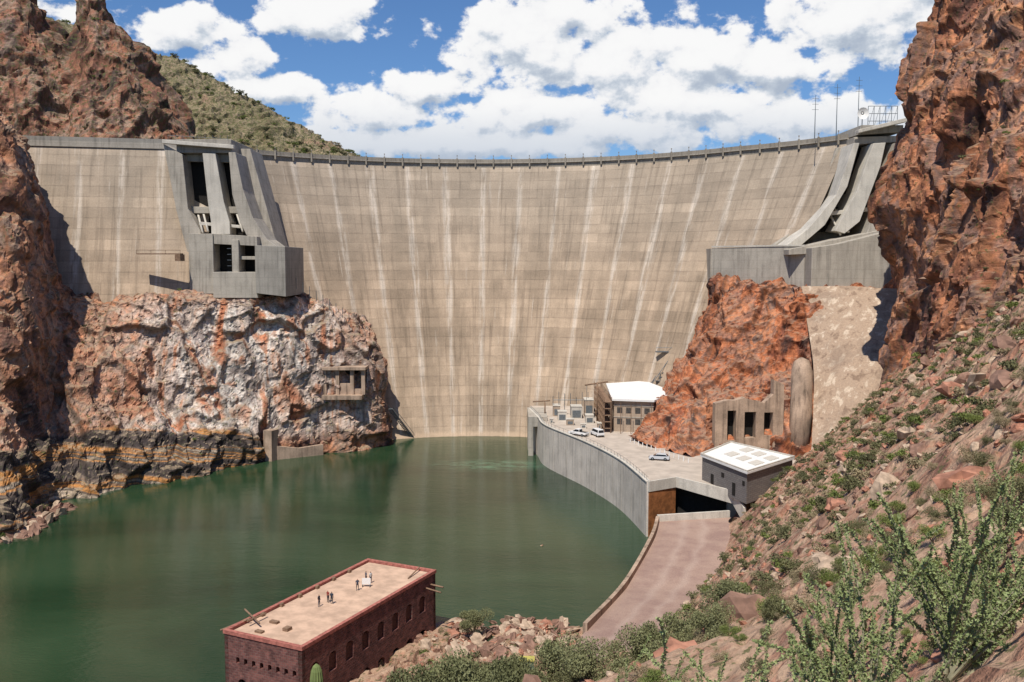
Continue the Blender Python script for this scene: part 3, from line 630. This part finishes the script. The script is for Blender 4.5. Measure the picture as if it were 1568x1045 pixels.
def wall_open(name,length,z0,z1,ops,place,th=.6):
    g=Geo(); xs_=sorted({0,length}|{o[0] for o in ops}|{o[1] for o in ops}); uvs=[]
    def blk(a,b_,c_,d_):
        g.add([place(s,dd,z) for z in(c_,d_) for dd in(0,th) for s in(a,b_)],BF)
        uvs.extend([(s,z) for z in(c_,d_) for dd in(0,th) for s in(a,b_)])
    for a,b_ in zip(xs_[:-1],xs_[1:]):
        col=[o for o in ops if o[0]<=a+1e-6 and o[1]>=b_-1e-6]; zc=z0
        for o in sorted(col,key=lambda o:o[2]): blk(a,b_,zc,o[2]); zc=o[3]
        blk(a,b_,zc,z1)
    for o in ops:
        r=(o[1]-o[0])/2; cxm=(o[0]+o[1])/2; zc=o[3]-r*.7; n=8
        for sgn in(-1,1):
            pts=[(cxm+sgn*r,o[3])]+[(cxm+sgn*r*math.cos(k/n*math.pi/2),zc+.7*r*math.sin(k/n*math.pi/2)) for k in range(n+1)]; nn=len(pts)
            g.add([place(s,.002,z) for s,z in pts]+[place(s,th*.9,z) for s,z in pts],[tuple(range(nn)),tuple(range(nn,2*nn))[::-1]]+[(i,nn+i,nn+(i+1)%nn,(i+1)%nn) for i in range(nn)])
            uvs.extend([(s,z) for s,z in pts]*2)
    o=g.obj(name,[M_brick],bb); lu=o.data.uv_layers.new(name='UVMap')
    for lp in o.data.loops: lu.data[lp.index].uv=uvs[lp.vertex_index]
    fixn(o); return o
ops=[(1.6+i*3.55,3.2+i*3.55,4.2,6.6) for i in range(8)]+[(1.6+i*3.55,3.3+i*3.55,-.5,1.6) for i in range(8)]
wall_open('long_wall_river',L_,-3,9.0,[],lambda s,d_,z:(W_-d_,s,z))
wall_open('long_wall_land',L_,-3,9.0,ops,lambda s,d_,z:(d_,s,z))
wall_open('end_wall_front',W_,-3,9.0,[(.9+i*1.25,1.45+i*1.25,5.5,6.3) for i in range(8)]+[(1.2+i*2.5,2.4+i*2.5,1.2,3.6) for i in range(4)],lambda s,d_,z:(s,d_,z))
wall_open('end_wall_back',W_,-3,9.0,[],lambda s,d_,z:(s,L_-d_,z))
g=Geo()
for o in ops[:8]: g.box(.28,.34,o[0],o[1],o[2],o[3]-.35)
g.obj('timber_shutters',[simple('shutter',(.10,.045,.035),.8,.3,3)],bb)
box('interior_dark',1.2,W_-1.2,1.2,L_-1.2,-3,8.6,M_dark,bb)
box('roof_sheet',.55,W_-.55,.55,L_-.55,8.7,9.1,M_roof,bb)
g=Geo()
for a in((-.12,W_+.12,-.12,.42),(-.12,W_+.12,L_-.42,L_+.12),(-.12,.42,.42,L_-.42),(W_-.42,W_+.12,.42,L_-.42)): g.box(*a,9.003,9.45)
g.obj('parapet_coping',[M_coping],bb)
g=Geo()
g.tube([(-2.2,L_-1.5,7.6),(2.4,L_-1.2,7.7)],.14); g.tube([(-2.6,L_-2.8,7.3),(1,L_-2.6,7.6)],.12); g.tube([(W_-1,3.5,9.8),(W_+2.5,2.0,8.2)],.13); g.tube([(W_-3,3,9.7),(W_+1.6,5.5,9.9)],.12); g.tube([(W_-1.5,6,9.7),(W_-1.5,2.5,9.9)],.12)
g.tube([(2,L_*.86,9.2),(2.4,L_*.98,9.65)],.1)
g.obj('timber_beams',[M_wood],bb)
g=Geo(); g.box(5,5.8,3.5,4.4,9.1,9.5); g.box(7.5,8.6,1.6,2.2,9.1,9.35); g.box(W_-4.2,W_-3,4.8,5.4,9.1,9.4)
for i in range(6): g.box(W_-.9,W_-.52,6+i*3.8,6.5+i*3.8,9.1,9.56)
g.obj('roof_vents',[M_wood],bb)
wb=empty('display_board',(-20.6,129.3,9.1)); box('panel',-.6,.6,-.04,.04,.35,1.25,M_white,wb); box('leg_1',-.55,-.48,-.3,.3,0,.35,M_steel,wb); box('leg_2',.48,.55,-.3,.3,0,.35,M_steel,wb)
# ------------------------------------------------------------------ people
def person(loc,rot,shirt,pants,arm=0,lean=0):
    e=empty('person',loc); e.rotation_euler=(0,0,rot)
    mats=[simple('shirt',shirt,.9,.1),simple('trousers',pants,.9,.1),simple('skin',(.45,.27,.19),.6,.05),simple('hair',(.05,.035,.025),.8,.2)]
    J={'pel':(0,0,.95,.15),'wai':(0,0,1.12,.135),'che':(0,-lean*.1,1.35,.165),'nek':(0,-lean*.15,1.50,.06),'hd1':(0,-lean*.17,1.58,.085),'hd2':(0,-lean*.17,1.70,.095),
       'sl':(.19,-lean*.1,1.42,.065),'el':(.25,.02-arm*.1,1.14,.045),'wl':(.2,-.10-arm*.25,.92+arm*.35,.03),'fl':(.2,-.14-arm*.3,.84+arm*.38,.025),
       'sr':(-.19,-lean*.1,1.42,.065),'er':(-.26,.03,1.13,.045),'wr':(-.24,-.06,.9,.03),'fr':(-.23,-.09,.82,.025),
       'hl':(.10,0,.88,.10),'kl':(.12,-.03,.50,.065),'al':(.13,.02,.09,.042),'tl':(.14,-.15,.04,.035),
       'hr':(-.10,0,.88,.10),'kr':(-.12,.0,.50,.065),'ar':(-.14,.04,.09,.042),'tr':(-.15,-.12,.04,.035)}
    K=list(J); ed=[('pel','wai'),('wai','che'),('che','nek'),('nek','hd1'),('hd1','hd2'),('che','sl'),('sl','el'),('el','wl'),('wl','fl'),('che','sr'),('sr','er'),('er','wr'),('wr','fr'),('pel','hl'),('hl','kl'),('kl','al'),('al','tl'),('pel','hr'),('hr','kr'),('kr','ar'),('ar','tr')]
    me=bpy.data.meshes.new('body'); me.from_pydata([J[k][:3] for k in K],[(K.index(a),K.index(b_)) for a,b_ in ed],[]); o=link(bpy.data.objects.new('body',me),e)
    o.modifiers.new('s','SKIN')
    for i,k in enumerate(K): me.skin_vertices[0].data[i].radius=(J[k][3],J[k][3]*.85)
    me.skin_vertices[0].data[0].use_root=True
    sb=o.modifiers.new('u','SUBSURF'); sb.levels=1; sb.render_levels=1
    dg=bpy.context.evaluated_depsgraph_get(); nm=bpy.data.meshes.new_from_object(o.evaluated_get(dg)); o.modifiers.clear(); o.data=nm
    nm.materials.clear()
    for mm in mats: nm.materials.append(mm)
    for p in nm.polygons:
        z=p.center.z; x=abs(p.center.x); p.use_smooth=True
        p.material_index= 1 if z<.97 and x<.19 else (3 if z>1.68 or (z>1.6 and p.center.y>-lean*.17+.02) else (2 if z>1.5 or (x>.2 and z<1.2) else 0))
for (x,y,r,sh,pa,a) in [(-21.6,127.8,.3,(.05,.06,.09),(.04,.04,.05),.6),(-20.9,131,2.2,(.10,.10,.12),(.06,.05,.05),.2),(-20.2,130.8,4,(.5,.5,.48),(.05,.06,.1),0),(-25.7,121.6,1.2,(.04,.04,.05),(.08,.08,.10),0),(-24.8,123.2,-.6,(.25,.05,.04),(.04,.04,.05),.8),(-24.2,122.6,2.8,(.03,.04,.06),(.05,.05,.06),.3)]:
    person((x,y,9.1),r,sh,pa,a,a*.5)
# ------------------------------------------------------------------ vehicles
def car(name,loc,rot,paint,kind='suv'):
    e=empty(name,loc); e.rotation_euler=(0,0,rot)
    if kind=='pickup': body=[(-2.7,.5),(-2.7,1.05),(-.55,1.08),(.2,1.1),(1.5,1.05),(2.55,.95),(2.7,.75),(2.7,.45)]; cab=[(-.7,1.08),(-.6,1.78),(.45,1.8),(1.35,1.08)]
    elif kind=='van': body=[(-2.5,.4),(-2.5,1.15),(1.6,1.15),(2.35,1.0),(2.5,.75),(2.5,.4)]; cab=[(-2.45,1.15),(-2.35,1.95),(1.0,1.95),(1.9,1.12)]
    else: body=[(-2.3,.35),(-2.35,.85),(-2.2,1.0),(1.2,.98),(2.1,.85),(2.3,.65),(2.3,.35)]; cab=[(-2.0,1.0),(-1.5,1.5),(.3,1.52),(1.25,.98)]
    def ex(nm,p,w0,w1,mt):
        zmin=min(z for _,z in p); zmax=max(z for _,z in p); n=len(p); v=[]
        for s in(-1,1):
            for x,z in p: v.append((x,s*(w0+(w1-w0)*((z-zmin)/(zmax-zmin))),z))
        f=[tuple(range(n)),tuple(range(n,2*n))[::-1]]+[(i,n+i,n+(i+1)%n,(i+1)%n) for i in range(n)]
        o=mesh_obj(nm,v,f,mt,e); fixn(o); bm=o.modifiers.new('b','BEVEL'); bm.width=.06; bm.segments=2; bm.limit_method='ANGLE'; return o
    ex('body',body,.95,.93,paint); ex('cabin',cab,.88,.74,paint)
    zb_=min(z for _,z in cab)
    ex('side_glass',[(x*.93,zb_+.06+(z-zb_)*.80) for x,z in cab],.905,.80,M_glass)
    for nm,(x0,z0),(x1,z1),s in(('windscreen',cab[3],cab[2],1),('rear_glass',cab[0],cab[1],-1)):
        mesh_obj(nm,[(x0+.05*s,-.74,z0+.07),(x0+.05*s,.74,z0+.07),(x1+.09*s,.66,z1-.09),(x1+.09*s,-.66,z1-.09)],[(0,1,2,3)],M_glass,e)
    L=body[-1][0]
    for i,(x,s) in enumerate([(L*.62,1),(L*.62,-1),(-L*.62,1),(-L*.62,-1)]):
        tube('wheel_%d'%i,[(x,s*.78,.36),(x,s*.99,.36)],.37,M_tire,e,16); tube('hub_%d'%i,[(x,s*.97,.36),(x,s*1.0,.36)],.2,M_steel,e,10)
    box('grille',L-.02,L+.03,-.6,.6,.55,.8,M_dark,e); box('bumper',-L-.06,-L+.02,-.85,.85,.45,.6,M_steel,e)
    if kind=='pickup': box('bed',-2.55,-.75,-.8,.8,.95,1.085,M_dark,e)
car('pickup_truck',(17.2,240,10),2.5,M_paintw,'pickup'); car('van',(22,239.5,10),1.9,M_paintw,'van'); car('parked_car',(33.4,210,10),2.9,M_paints,'car')
# ------------------------------------------------------------------ vegetation
def leafmat(name,c1,c2):
    m,t,b=newmat(name); oi=t.n('ShaderNodeObjectInfo').outputs['Random']; co=t.n('ShaderNodeTexCoord').outputs['Object']
    n=t.noise(co,3,2); c=t.mix(t.math('ADD',t.math('MULTIPLY',n,.6),t.math('MULTIPLY',oi,.4)),c1,c2); t.L.new(c,b.inputs['Base Color']); b.inputs['Roughness'].default_value=.7; return m
M_leaf=leafmat('leaf_dry_green',(.06,.065,.03),(.21,.20,.09)); M_leaf2=leafmat('leaf_green',(.07,.10,.02),(.22,.25,.07)); M_dry=leafmat('dry_brush',(.18,.14,.08),(.38,.31,.18)); M_stem=simple('stem',(.14,.11,.07),.9,.2)
def shrubmesh(name,mat,n=420,r=1.0,h=1.0,seed=0,leaf=.10):
    rnd=random.Random(seed); g=Geo(); puffs=[(rnd.uniform(-.6,.6)*r,rnd.uniform(-.6,.6)*r,rnd.uniform(.35,.8)*h,rnd.uniform(.25,.5)*r) for _ in range(8)]
    for px,py,pz,pr in puffs: g.tube([(0,0,-.2),(px*.5,py*.5,pz*.5),(px,py,pz)],[.035,.02,.01],1,3)
    for i in range(n):
        px,py,pz,pr=rnd.choice(puffs); d=Vector((rnd.gauss(0,1),rnd.gauss(0,1),rnd.gauss(0,1))).normalized()*pr*rnd.random()**.4
        c=Vector((px,py,max(.03,pz)))+Vector((d.x,d.y,d.z*.8)); a=Vector((rnd.gauss(0,1),rnd.gauss(0,1),rnd.gauss(0,1))).normalized(); b_=a.cross(Vector((rnd.gauss(0,1),rnd.gauss(0,1),rnd.gauss(0,1)))).normalized()
        s=leaf*rnd.uniform(.6,1.4); g.add([c-a*s,c+b_*s*.5,c+a*s,c-b_*s*.5],[(0,1,2,3)],0)
    me=bpy.data.meshes.new(name); me.from_pydata(g.v,[],g.f); me.materials.append(mat); me.materials.append(M_stem); me.polygons.foreach_set('material_index',g.m); return me
SM=[shrubmesh('shrub_a',M_leaf,420,1,1,1),shrubmesh('shrub_b',M_leaf2,420,1,1.1,2),shrubmesh('shrub_c',M_dry,380,1,.8,3,.09),shrubmesh('shrub_d',M_leaf,300,1,.9,4,.12)]
SN=[shrubmesh('shrub_near_a',M_leaf,3200,1,1,5,.035),shrubmesh('shrub_near_b',M_leaf2,3200,1,1.1,6,.035),shrubmesh('shrub_near_c',M_dry,2800,1,.8,7,.032)]
veg=empty('hillside_shrubs'); rnd=random.Random(5); cnt=0
for _ in range(12500):
    x=rnd.uniform(-12,72); y=rnd.uniform(10,196)
    if y>80 and -1.5<=(x-np.interp(y,RL[:,0],RL[:,1])) and x<np.interp(y,RR[:,0],RR[:,1])+1: continue
    if y>174 and x<60: continue
    if y<8+abs(x)*.2: continue
    z=ground(x,y)
    if z<1 or (x<5 and y>118 and rnd.random()<.6): continue
    dn=noise.noise(Vector((x*.07,y*.07,2)))
    if rnd.random()>.26+.4*max(0,dn): continue
    near=y<62
    o=bpy.data.objects.new('shrub',rnd.choice([SN[0],SN[1],SN[2],SN[2]] if near else [SM[0],SM[0],SM[1],SM[2],SM[2],SM[3]])); s=rnd.uniform(.3,1.15)*(1.0 if y>30 else .6); o.location=(x,y,z-.05); o.rotation_euler=(0,0,rnd.uniform(0,6.3)); o.scale=(s,s,s*rnd.uniform(.7,1.1)); link(o,veg); cnt+=1
def rockmesh(seed,mt):
    bm=bmesh.new(); bmesh.ops.create_icosphere(bm,subdivisions=2,radius=1)
    for v in bm.verts: v.co*=1+.6*blocky(v.co*1.2,1.1,seed,.7); v.co.z*=.7
    me=bpy.data.meshes.new('boulder'); bm.to_mesh(me); bm.free(); me.materials.append(mt); return me
M_st=[simple('stone_red',(.36,.17,.11),.9,.35,1.5),simple('stone_tan',(.42,.31,.22),.9,.3,1.5),simple('stone_brown',(.24,.14,.10),.9,.3,1.5)]
RM=[rockmesh(i,M_st[i%3]) for i in range(9)]
rk=empty('scattered_rocks')
for _ in range(7000):
    x=rnd.uniform(-14,70); y=rnd.uniform(14,190)
    if y>80 and -1.5<=(x-np.interp(y,RL[:,0],RL[:,1])) and x<np.interp(y,RR[:,0],RR[:,1])+.6: continue
    if y>172 and x<60: continue
    if noise.noise(Vector((x*.09,y*.09,7)))<-.15: continue
    z=ground(x,y)
    if z<.3: continue
    o=bpy.data.objects.new('rock',rnd.choice(RM)); s=rnd.uniform(.10,.42)*(1+2.0*(rnd.random()<.07)); o.location=(x,y,z); o.rotation_euler=(rnd.random(),rnd.random(),rnd.uniform(0,6.3)); o.scale=(s*rnd.uniform(.8,1.5),s,s*rnd.uniform(.6,1.1)); link(o,rk)
rb=empty('shoreline_boulders')
for _ in range(300):
    x=rnd.uniform(-9,9); y=rnd.uniform(122,140); z=max(ground(x,y),-.3)
    if x>np.interp(y,RL[:,0],RL[:,1])-1.5: continue
    o=bpy.data.objects.new('boulder',rnd.choice([RM[1],RM[2],RM[4],RM[5],RM[8],RM[0]])); s=rnd.uniform(.25,1.1); o.location=(x,y,z); o.rotation_euler=(rnd.random(),rnd.random(),rnd.uniform(0,6.3)); o.scale=(s*1.5,s,s*.6); link(o,rb)
for _ in range(200):
    a=rnd.random(); x=-96-rnd.random()*10-a*3; y=180+a*27
    o=bpy.data.objects.new('boulder',rnd.choice([RM[1],RM[2],RM[5],RM[8]])); s=rnd.uniform(.3,1.6); o.location=(x,y,.1-(x+100)*.1); o.rotation_euler=(rnd.random(),rnd.random(),rnd.uniform(0,6.3)); o.scale=(s*1.4,s,s*.7); link(o,rb)
for _ in range(60):
    a=rnd.random(); o=bpy.data.objects.new('shrub',rnd.choice(SM)); x=-100-rnd.random()*7-a*3; o.location=(x,180+a*27,.4-(x+100)*.18); s=rnd.uniform(.6,1.3); o.scale=(s,s,s); link(o,veg)
wv_=empty('cliff_brush')
for nm,k in(('canyon_cliff',150),('mountain',130),('hill',420),('canyon_cliff.001',110)):
    me=bpy.data.objects[nm].data; P_=me.polygons; got=0; tries=0
    while got<k and tries<40000:
        tries+=1; p=P_[rnd.randrange(len(P_))]
        if abs(p.normal.z)<.62 or p.center.z<3: continue
        o=bpy.data.objects.new('brush',rnd.choice([SM[0],SM[0],SM[1],SM[2]])); o.location=p.center; s=rnd.uniform(.5,1.2)*(2.0 if nm=='hill' else 1.2 if nm=='mountain' else .8); o.scale=(s,s,s*.9); o.rotation_euler=(0,0,rnd.uniform(0,6.3)); link(o,wv_); got+=1
M_oco=leafmat('ocotillo_leaf',(.12,.16,.05),(.36,.41,.18)); M_ocs=simple('ocotillo_stem',(.24,.22,.14),.9,.2,8)
def ocotillo(x,y,h,n,seed,lf=.05):
    rnd=random.Random(seed); e=empty('ocotillo',(x,y,ground(x,y)-.1)); g=Geo()
    def stem(p0,d,L,r,depth):
        pts=[p0]; d=d.normalized(); k=9
        bend=Vector((rnd.gauss(0,.08),rnd.gauss(0,.08),.04))
        for i in range(k): d=(d+bend*.5+Vector((rnd.gauss(0,.07),rnd.gauss(0,.07),rnd.gauss(0.01,.05)))).normalized(); pts.append(pts[-1]+d*L/k)
        g.tube(pts,[r*(1-.6*i/k) for i in range(k+1)],1,5)
        for i in range(0 if depth==0 else 1,k):
            for _ in range(int(L/k/.0065)):
                c=pts[i].lerp(pts[i+1],rnd.random()); a=Vector((rnd.gauss(0,1),rnd.gauss(0,1),rnd.gauss(0,1)+.8)).normalized(); b_=a.cross(Vector((rnd.gauss(0,1),rnd.gauss(0,1),rnd.gauss(0,1)))).normalized(); s=lf*rnd.uniform(.6,1.1)
                g.add([c,c+a*s+b_*s*.5,c+a*s*2,c+a*s-b_*s*.5],[(0,1,2,3)],0)
            if depth>0 and rnd.random()<.4: stem(pts[i],d+Vector((rnd.gauss(0,.6),rnd.gauss(0,.6),rnd.gauss(.3,.4))),L*rnd.uniform(.25,.45),r*.55,depth-1)
    for _ in range(n):
        a=rnd.uniform(0,6.3); t_=rnd.uniform(.1,.9); stem(Vector((rnd.gauss(0,.15),rnd.gauss(0,.15),0)),Vector((math.cos(a)*t_,math.sin(a)*t_,1)),h*rnd.uniform(.55,1.1),.04,1)
    g.obj('stems',[M_oco,M_ocs],e)
for i,(x,y,h,n) in enumerate([(9.3,19,4.4,10),(7.2,18.5,4.6,10),(10.8,21,4.2,10),(5.2,20,4.6,9),(12.5,25,4.2,9),(9,25,4.2,9),(3.8,24,4.6,9),(14.5,28,4,8),(6.5,27,4.2,9),(11,30,4,8),(4.8,31,4.4,8)]): ocotillo(x,y,h,n,i+60)
M_bush=leafmat('desert_bush_leaf',(.08,.09,.035),(.27,.27,.13))
bm_=[shrubmesh('bush_big_a',M_bush,9000,1,1,11,.026),shrubmesh('bush_big_b',M_bush,9000,1,1.1,12,.026)]
for i,(x,y,s) in enumerate([(-4.2,43,2.6),(-2.4,45,2.9),(-5.6,45,2.1),(-.6,43,2.3),(1.8,46,2.2),(-1.2,48,2.7),(4,44,2.1),(6.5,46,2.0),(9,48,1.9),(12,50,1.7),(10,44,1.6)]):
    o=bpy.data.objects.new('desert_bush',bm_[i%2]); o.location=(x,y,ground(x,y)-.2); o.scale=(s,s,s*1.25); o.rotation_euler=(0,0,i*1.3); link(o)
o=bpy.data.objects.new('desert_bush',bm_[0]); o.location=(-5.5,132,1.5); o.scale=(3,3,3); link(o)
def saguaro(x,y,h,r):
    v=[];f=[];seg=28;prof=[(0,.8),(.2,.9),(.6,1),(.85,.98),(.93,.82),(.975,.55),(1,.12)]
    for t_,k_ in prof:
        for i in range(seg):
            a=2*math.pi*i/seg; rr=r*k_*(1 if i%2 else .84); v.append((rr*math.cos(a),rr*math.sin(a),h*t_))
    for j in range(len(prof)-1):
        for i in range(seg): f.append((j*seg+i,j*seg+(i+1)%seg,(j+1)*seg+(i+1)%seg,(j+1)*seg+i))
    f.append(tuple((len(prof)-1)*seg+i for i in range(seg)))
    o=mesh_obj('saguaro_cactus',v,f,simple('cactus_skin',(.16,.20,.07),.8,.2,4)); o.location=(x,y,ground(x,y)-.2); return o
sg=saguaro(-9.7,45,1,.33); zb=ground(-9.7,45)-.2; sg.scale=(1,1,35.1-zb)
uc=empty('utility_cabinet',(1.8,116,ground(1.8,116))); box('cabinet',-1,1,-.6,.6,0,1.5,simple('cabinet_green',(.08,.12,.10),.6),uc); box('lid',-1.1,1.1,-.7,.7,1.5,1.65,simple('cabinet_yellow',(.45,.4,.1),.6),uc)
# ------------------------------------------------------------------ sky + sun
sd=Vector((-.34,-.94,0)).normalized(); EL=math.radians(60); sdir=Vector((sd.x*math.cos(EL),sd.y*math.cos(EL),math.sin(EL)))
w=bpy.data.worlds.new('World'); S.world=w; w.use_nodes=True; t=NT(w.node_tree)
w.cycles.sampling_method='NONE'
for nd in list(t.N): t.N.remove(nd)
out=t.N.new('ShaderNodeOutputWorld')
sky=t.N.new('ShaderNodeTexSky'); sky.sky_type='NISHITA'; sky.sun_disc=False; sky.sun_elevation=EL; sky.sun_rotation=math.atan2(sdir.x,sdir.y); sky.altitude=700; sky.air_density=1.0; sky.dust_density=.3; sky.ozone_density=3
b1=t.n('ShaderNodeBackground',Color=t.mix(1,sky.outputs[0],(.66,.88,1.13),'MULTIPLY'),Strength=.095)
G=t.n('ShaderNodeTexCoord').outputs['Generated']; sp=t.n('ShaderNodeSeparateXYZ',Vector=G)
az=t.math('ARCTAN2',sp.outputs[0],sp.outputs[1]); hyp=t.vm('LENGTH',t.vm('MULTIPLY',G,(1,1,0)))
el=t.math('DIVIDE',sp.outputs[2],hyp); q=t.n('ShaderNodeCombineXYZ',X=az,Y=el).outputs[0]
blobs=[(.02,.225,.07,.038),(.06,.255,.045,.028),(.115,.205,.06,.032),(.19,.207,.055,.036),(.27,.195,.04,.018),(.34,.235,.055,.042),(.41,.26,.06,.05),(-.33,.225,.04,.018),(-.285,.20,.035,.016),(-.20,.25,.045,.020),(-.15,.155,.05,.018),(-.09,.18,.04,.016),(.01,.155,.07,.020),(-.05,.123,.19,.013),(.12,.135,.09,.018),(.19,.162,.07,.018),(.29,.14,.09,.018),(-.245,.175,.04,.012),(.55,.22,.1,.05),(-.6,.22,.12,.05)]
def dens(qv,detail):
    M=None
    for a,e_,ra,re in blobs:
        k=(1/(ra*1.5),1/(re*1.55)); d=t.vm('LENGTH',t.vm('MULTIPLY_ADD',qv,(k[0],k[1],0),(-a*k[0],-e_*k[1],0)))
        M=d if M is None else t.math('SMOOTH_MIN',M,d,.15)
    n=t.noise(t.scale(qv,(1,1.3,1)),21,detail,.57,.0)
    return t.math('ADD',t.math('SUBTRACT',.96,M),t.math('MULTIPLY',t.math('SUBTRACT',n,.5),2.5))
d0=dens(q,7); d1=dens(t.vm('ADD',q,(-.005,.014,0)),5)
al=t.ss(d0,.0,.26); lf=t.ss(t.math('SUBTRACT',d0,d1),-.75,.45)
cc=t.ramp(lf,[(0,(.44,.51,.62)),(.28,(.62,.68,.76)),(.46,(.80,.83,.88)),(.68,(.96,.96,.97)),(1,(1,1,1))])  # cloud light and shade drawn into the colour from the density slope
cc=t.mix(t.math('MULTIPLY',t.ss(el,.17,.11),.6),cc,(.50,.58,.70))
b2=t.n('ShaderNodeBackground',Color=cc,Strength=.95)
mx=t.N.new('ShaderNodeMixShader'); t.L.new(t.math('MULTIPLY',al,t.ss(el,.0,.05)),mx.inputs[0]); t.L.new(b1.outputs[0],mx.inputs[1]); t.L.new(b2.outputs[0],mx.inputs[2]); t.L.new(mx.outputs[0],out.inputs[0])
sun=bpy.data.lights.new('sun','SUN'); sun.energy=5.0; sun.angle=math.radians(.5); sun.color=(1,.94,.85); so=link(bpy.data.objects.new('sun',sun)); so.rotation_euler=sdir.to_track_quat('Z','Y').to_euler()
# ------------------------------------------------------------------ camera
cam=bpy.data.cameras.new('camera'); cam.lens=33; cam.sensor_width=36; cam.clip_end=20000; cam.clip_start=.1
co_=link(bpy.data.objects.new('camera',cam)); co_.location=(0,0,55); co_.rotation_euler=(math.radians(90-4.873),0,0); S.camera=co_
S.view_settings.view_transform='Standard'; S.view_settings.look='None'; S.view_settings.exposure=0
print('shrubs',cnt)
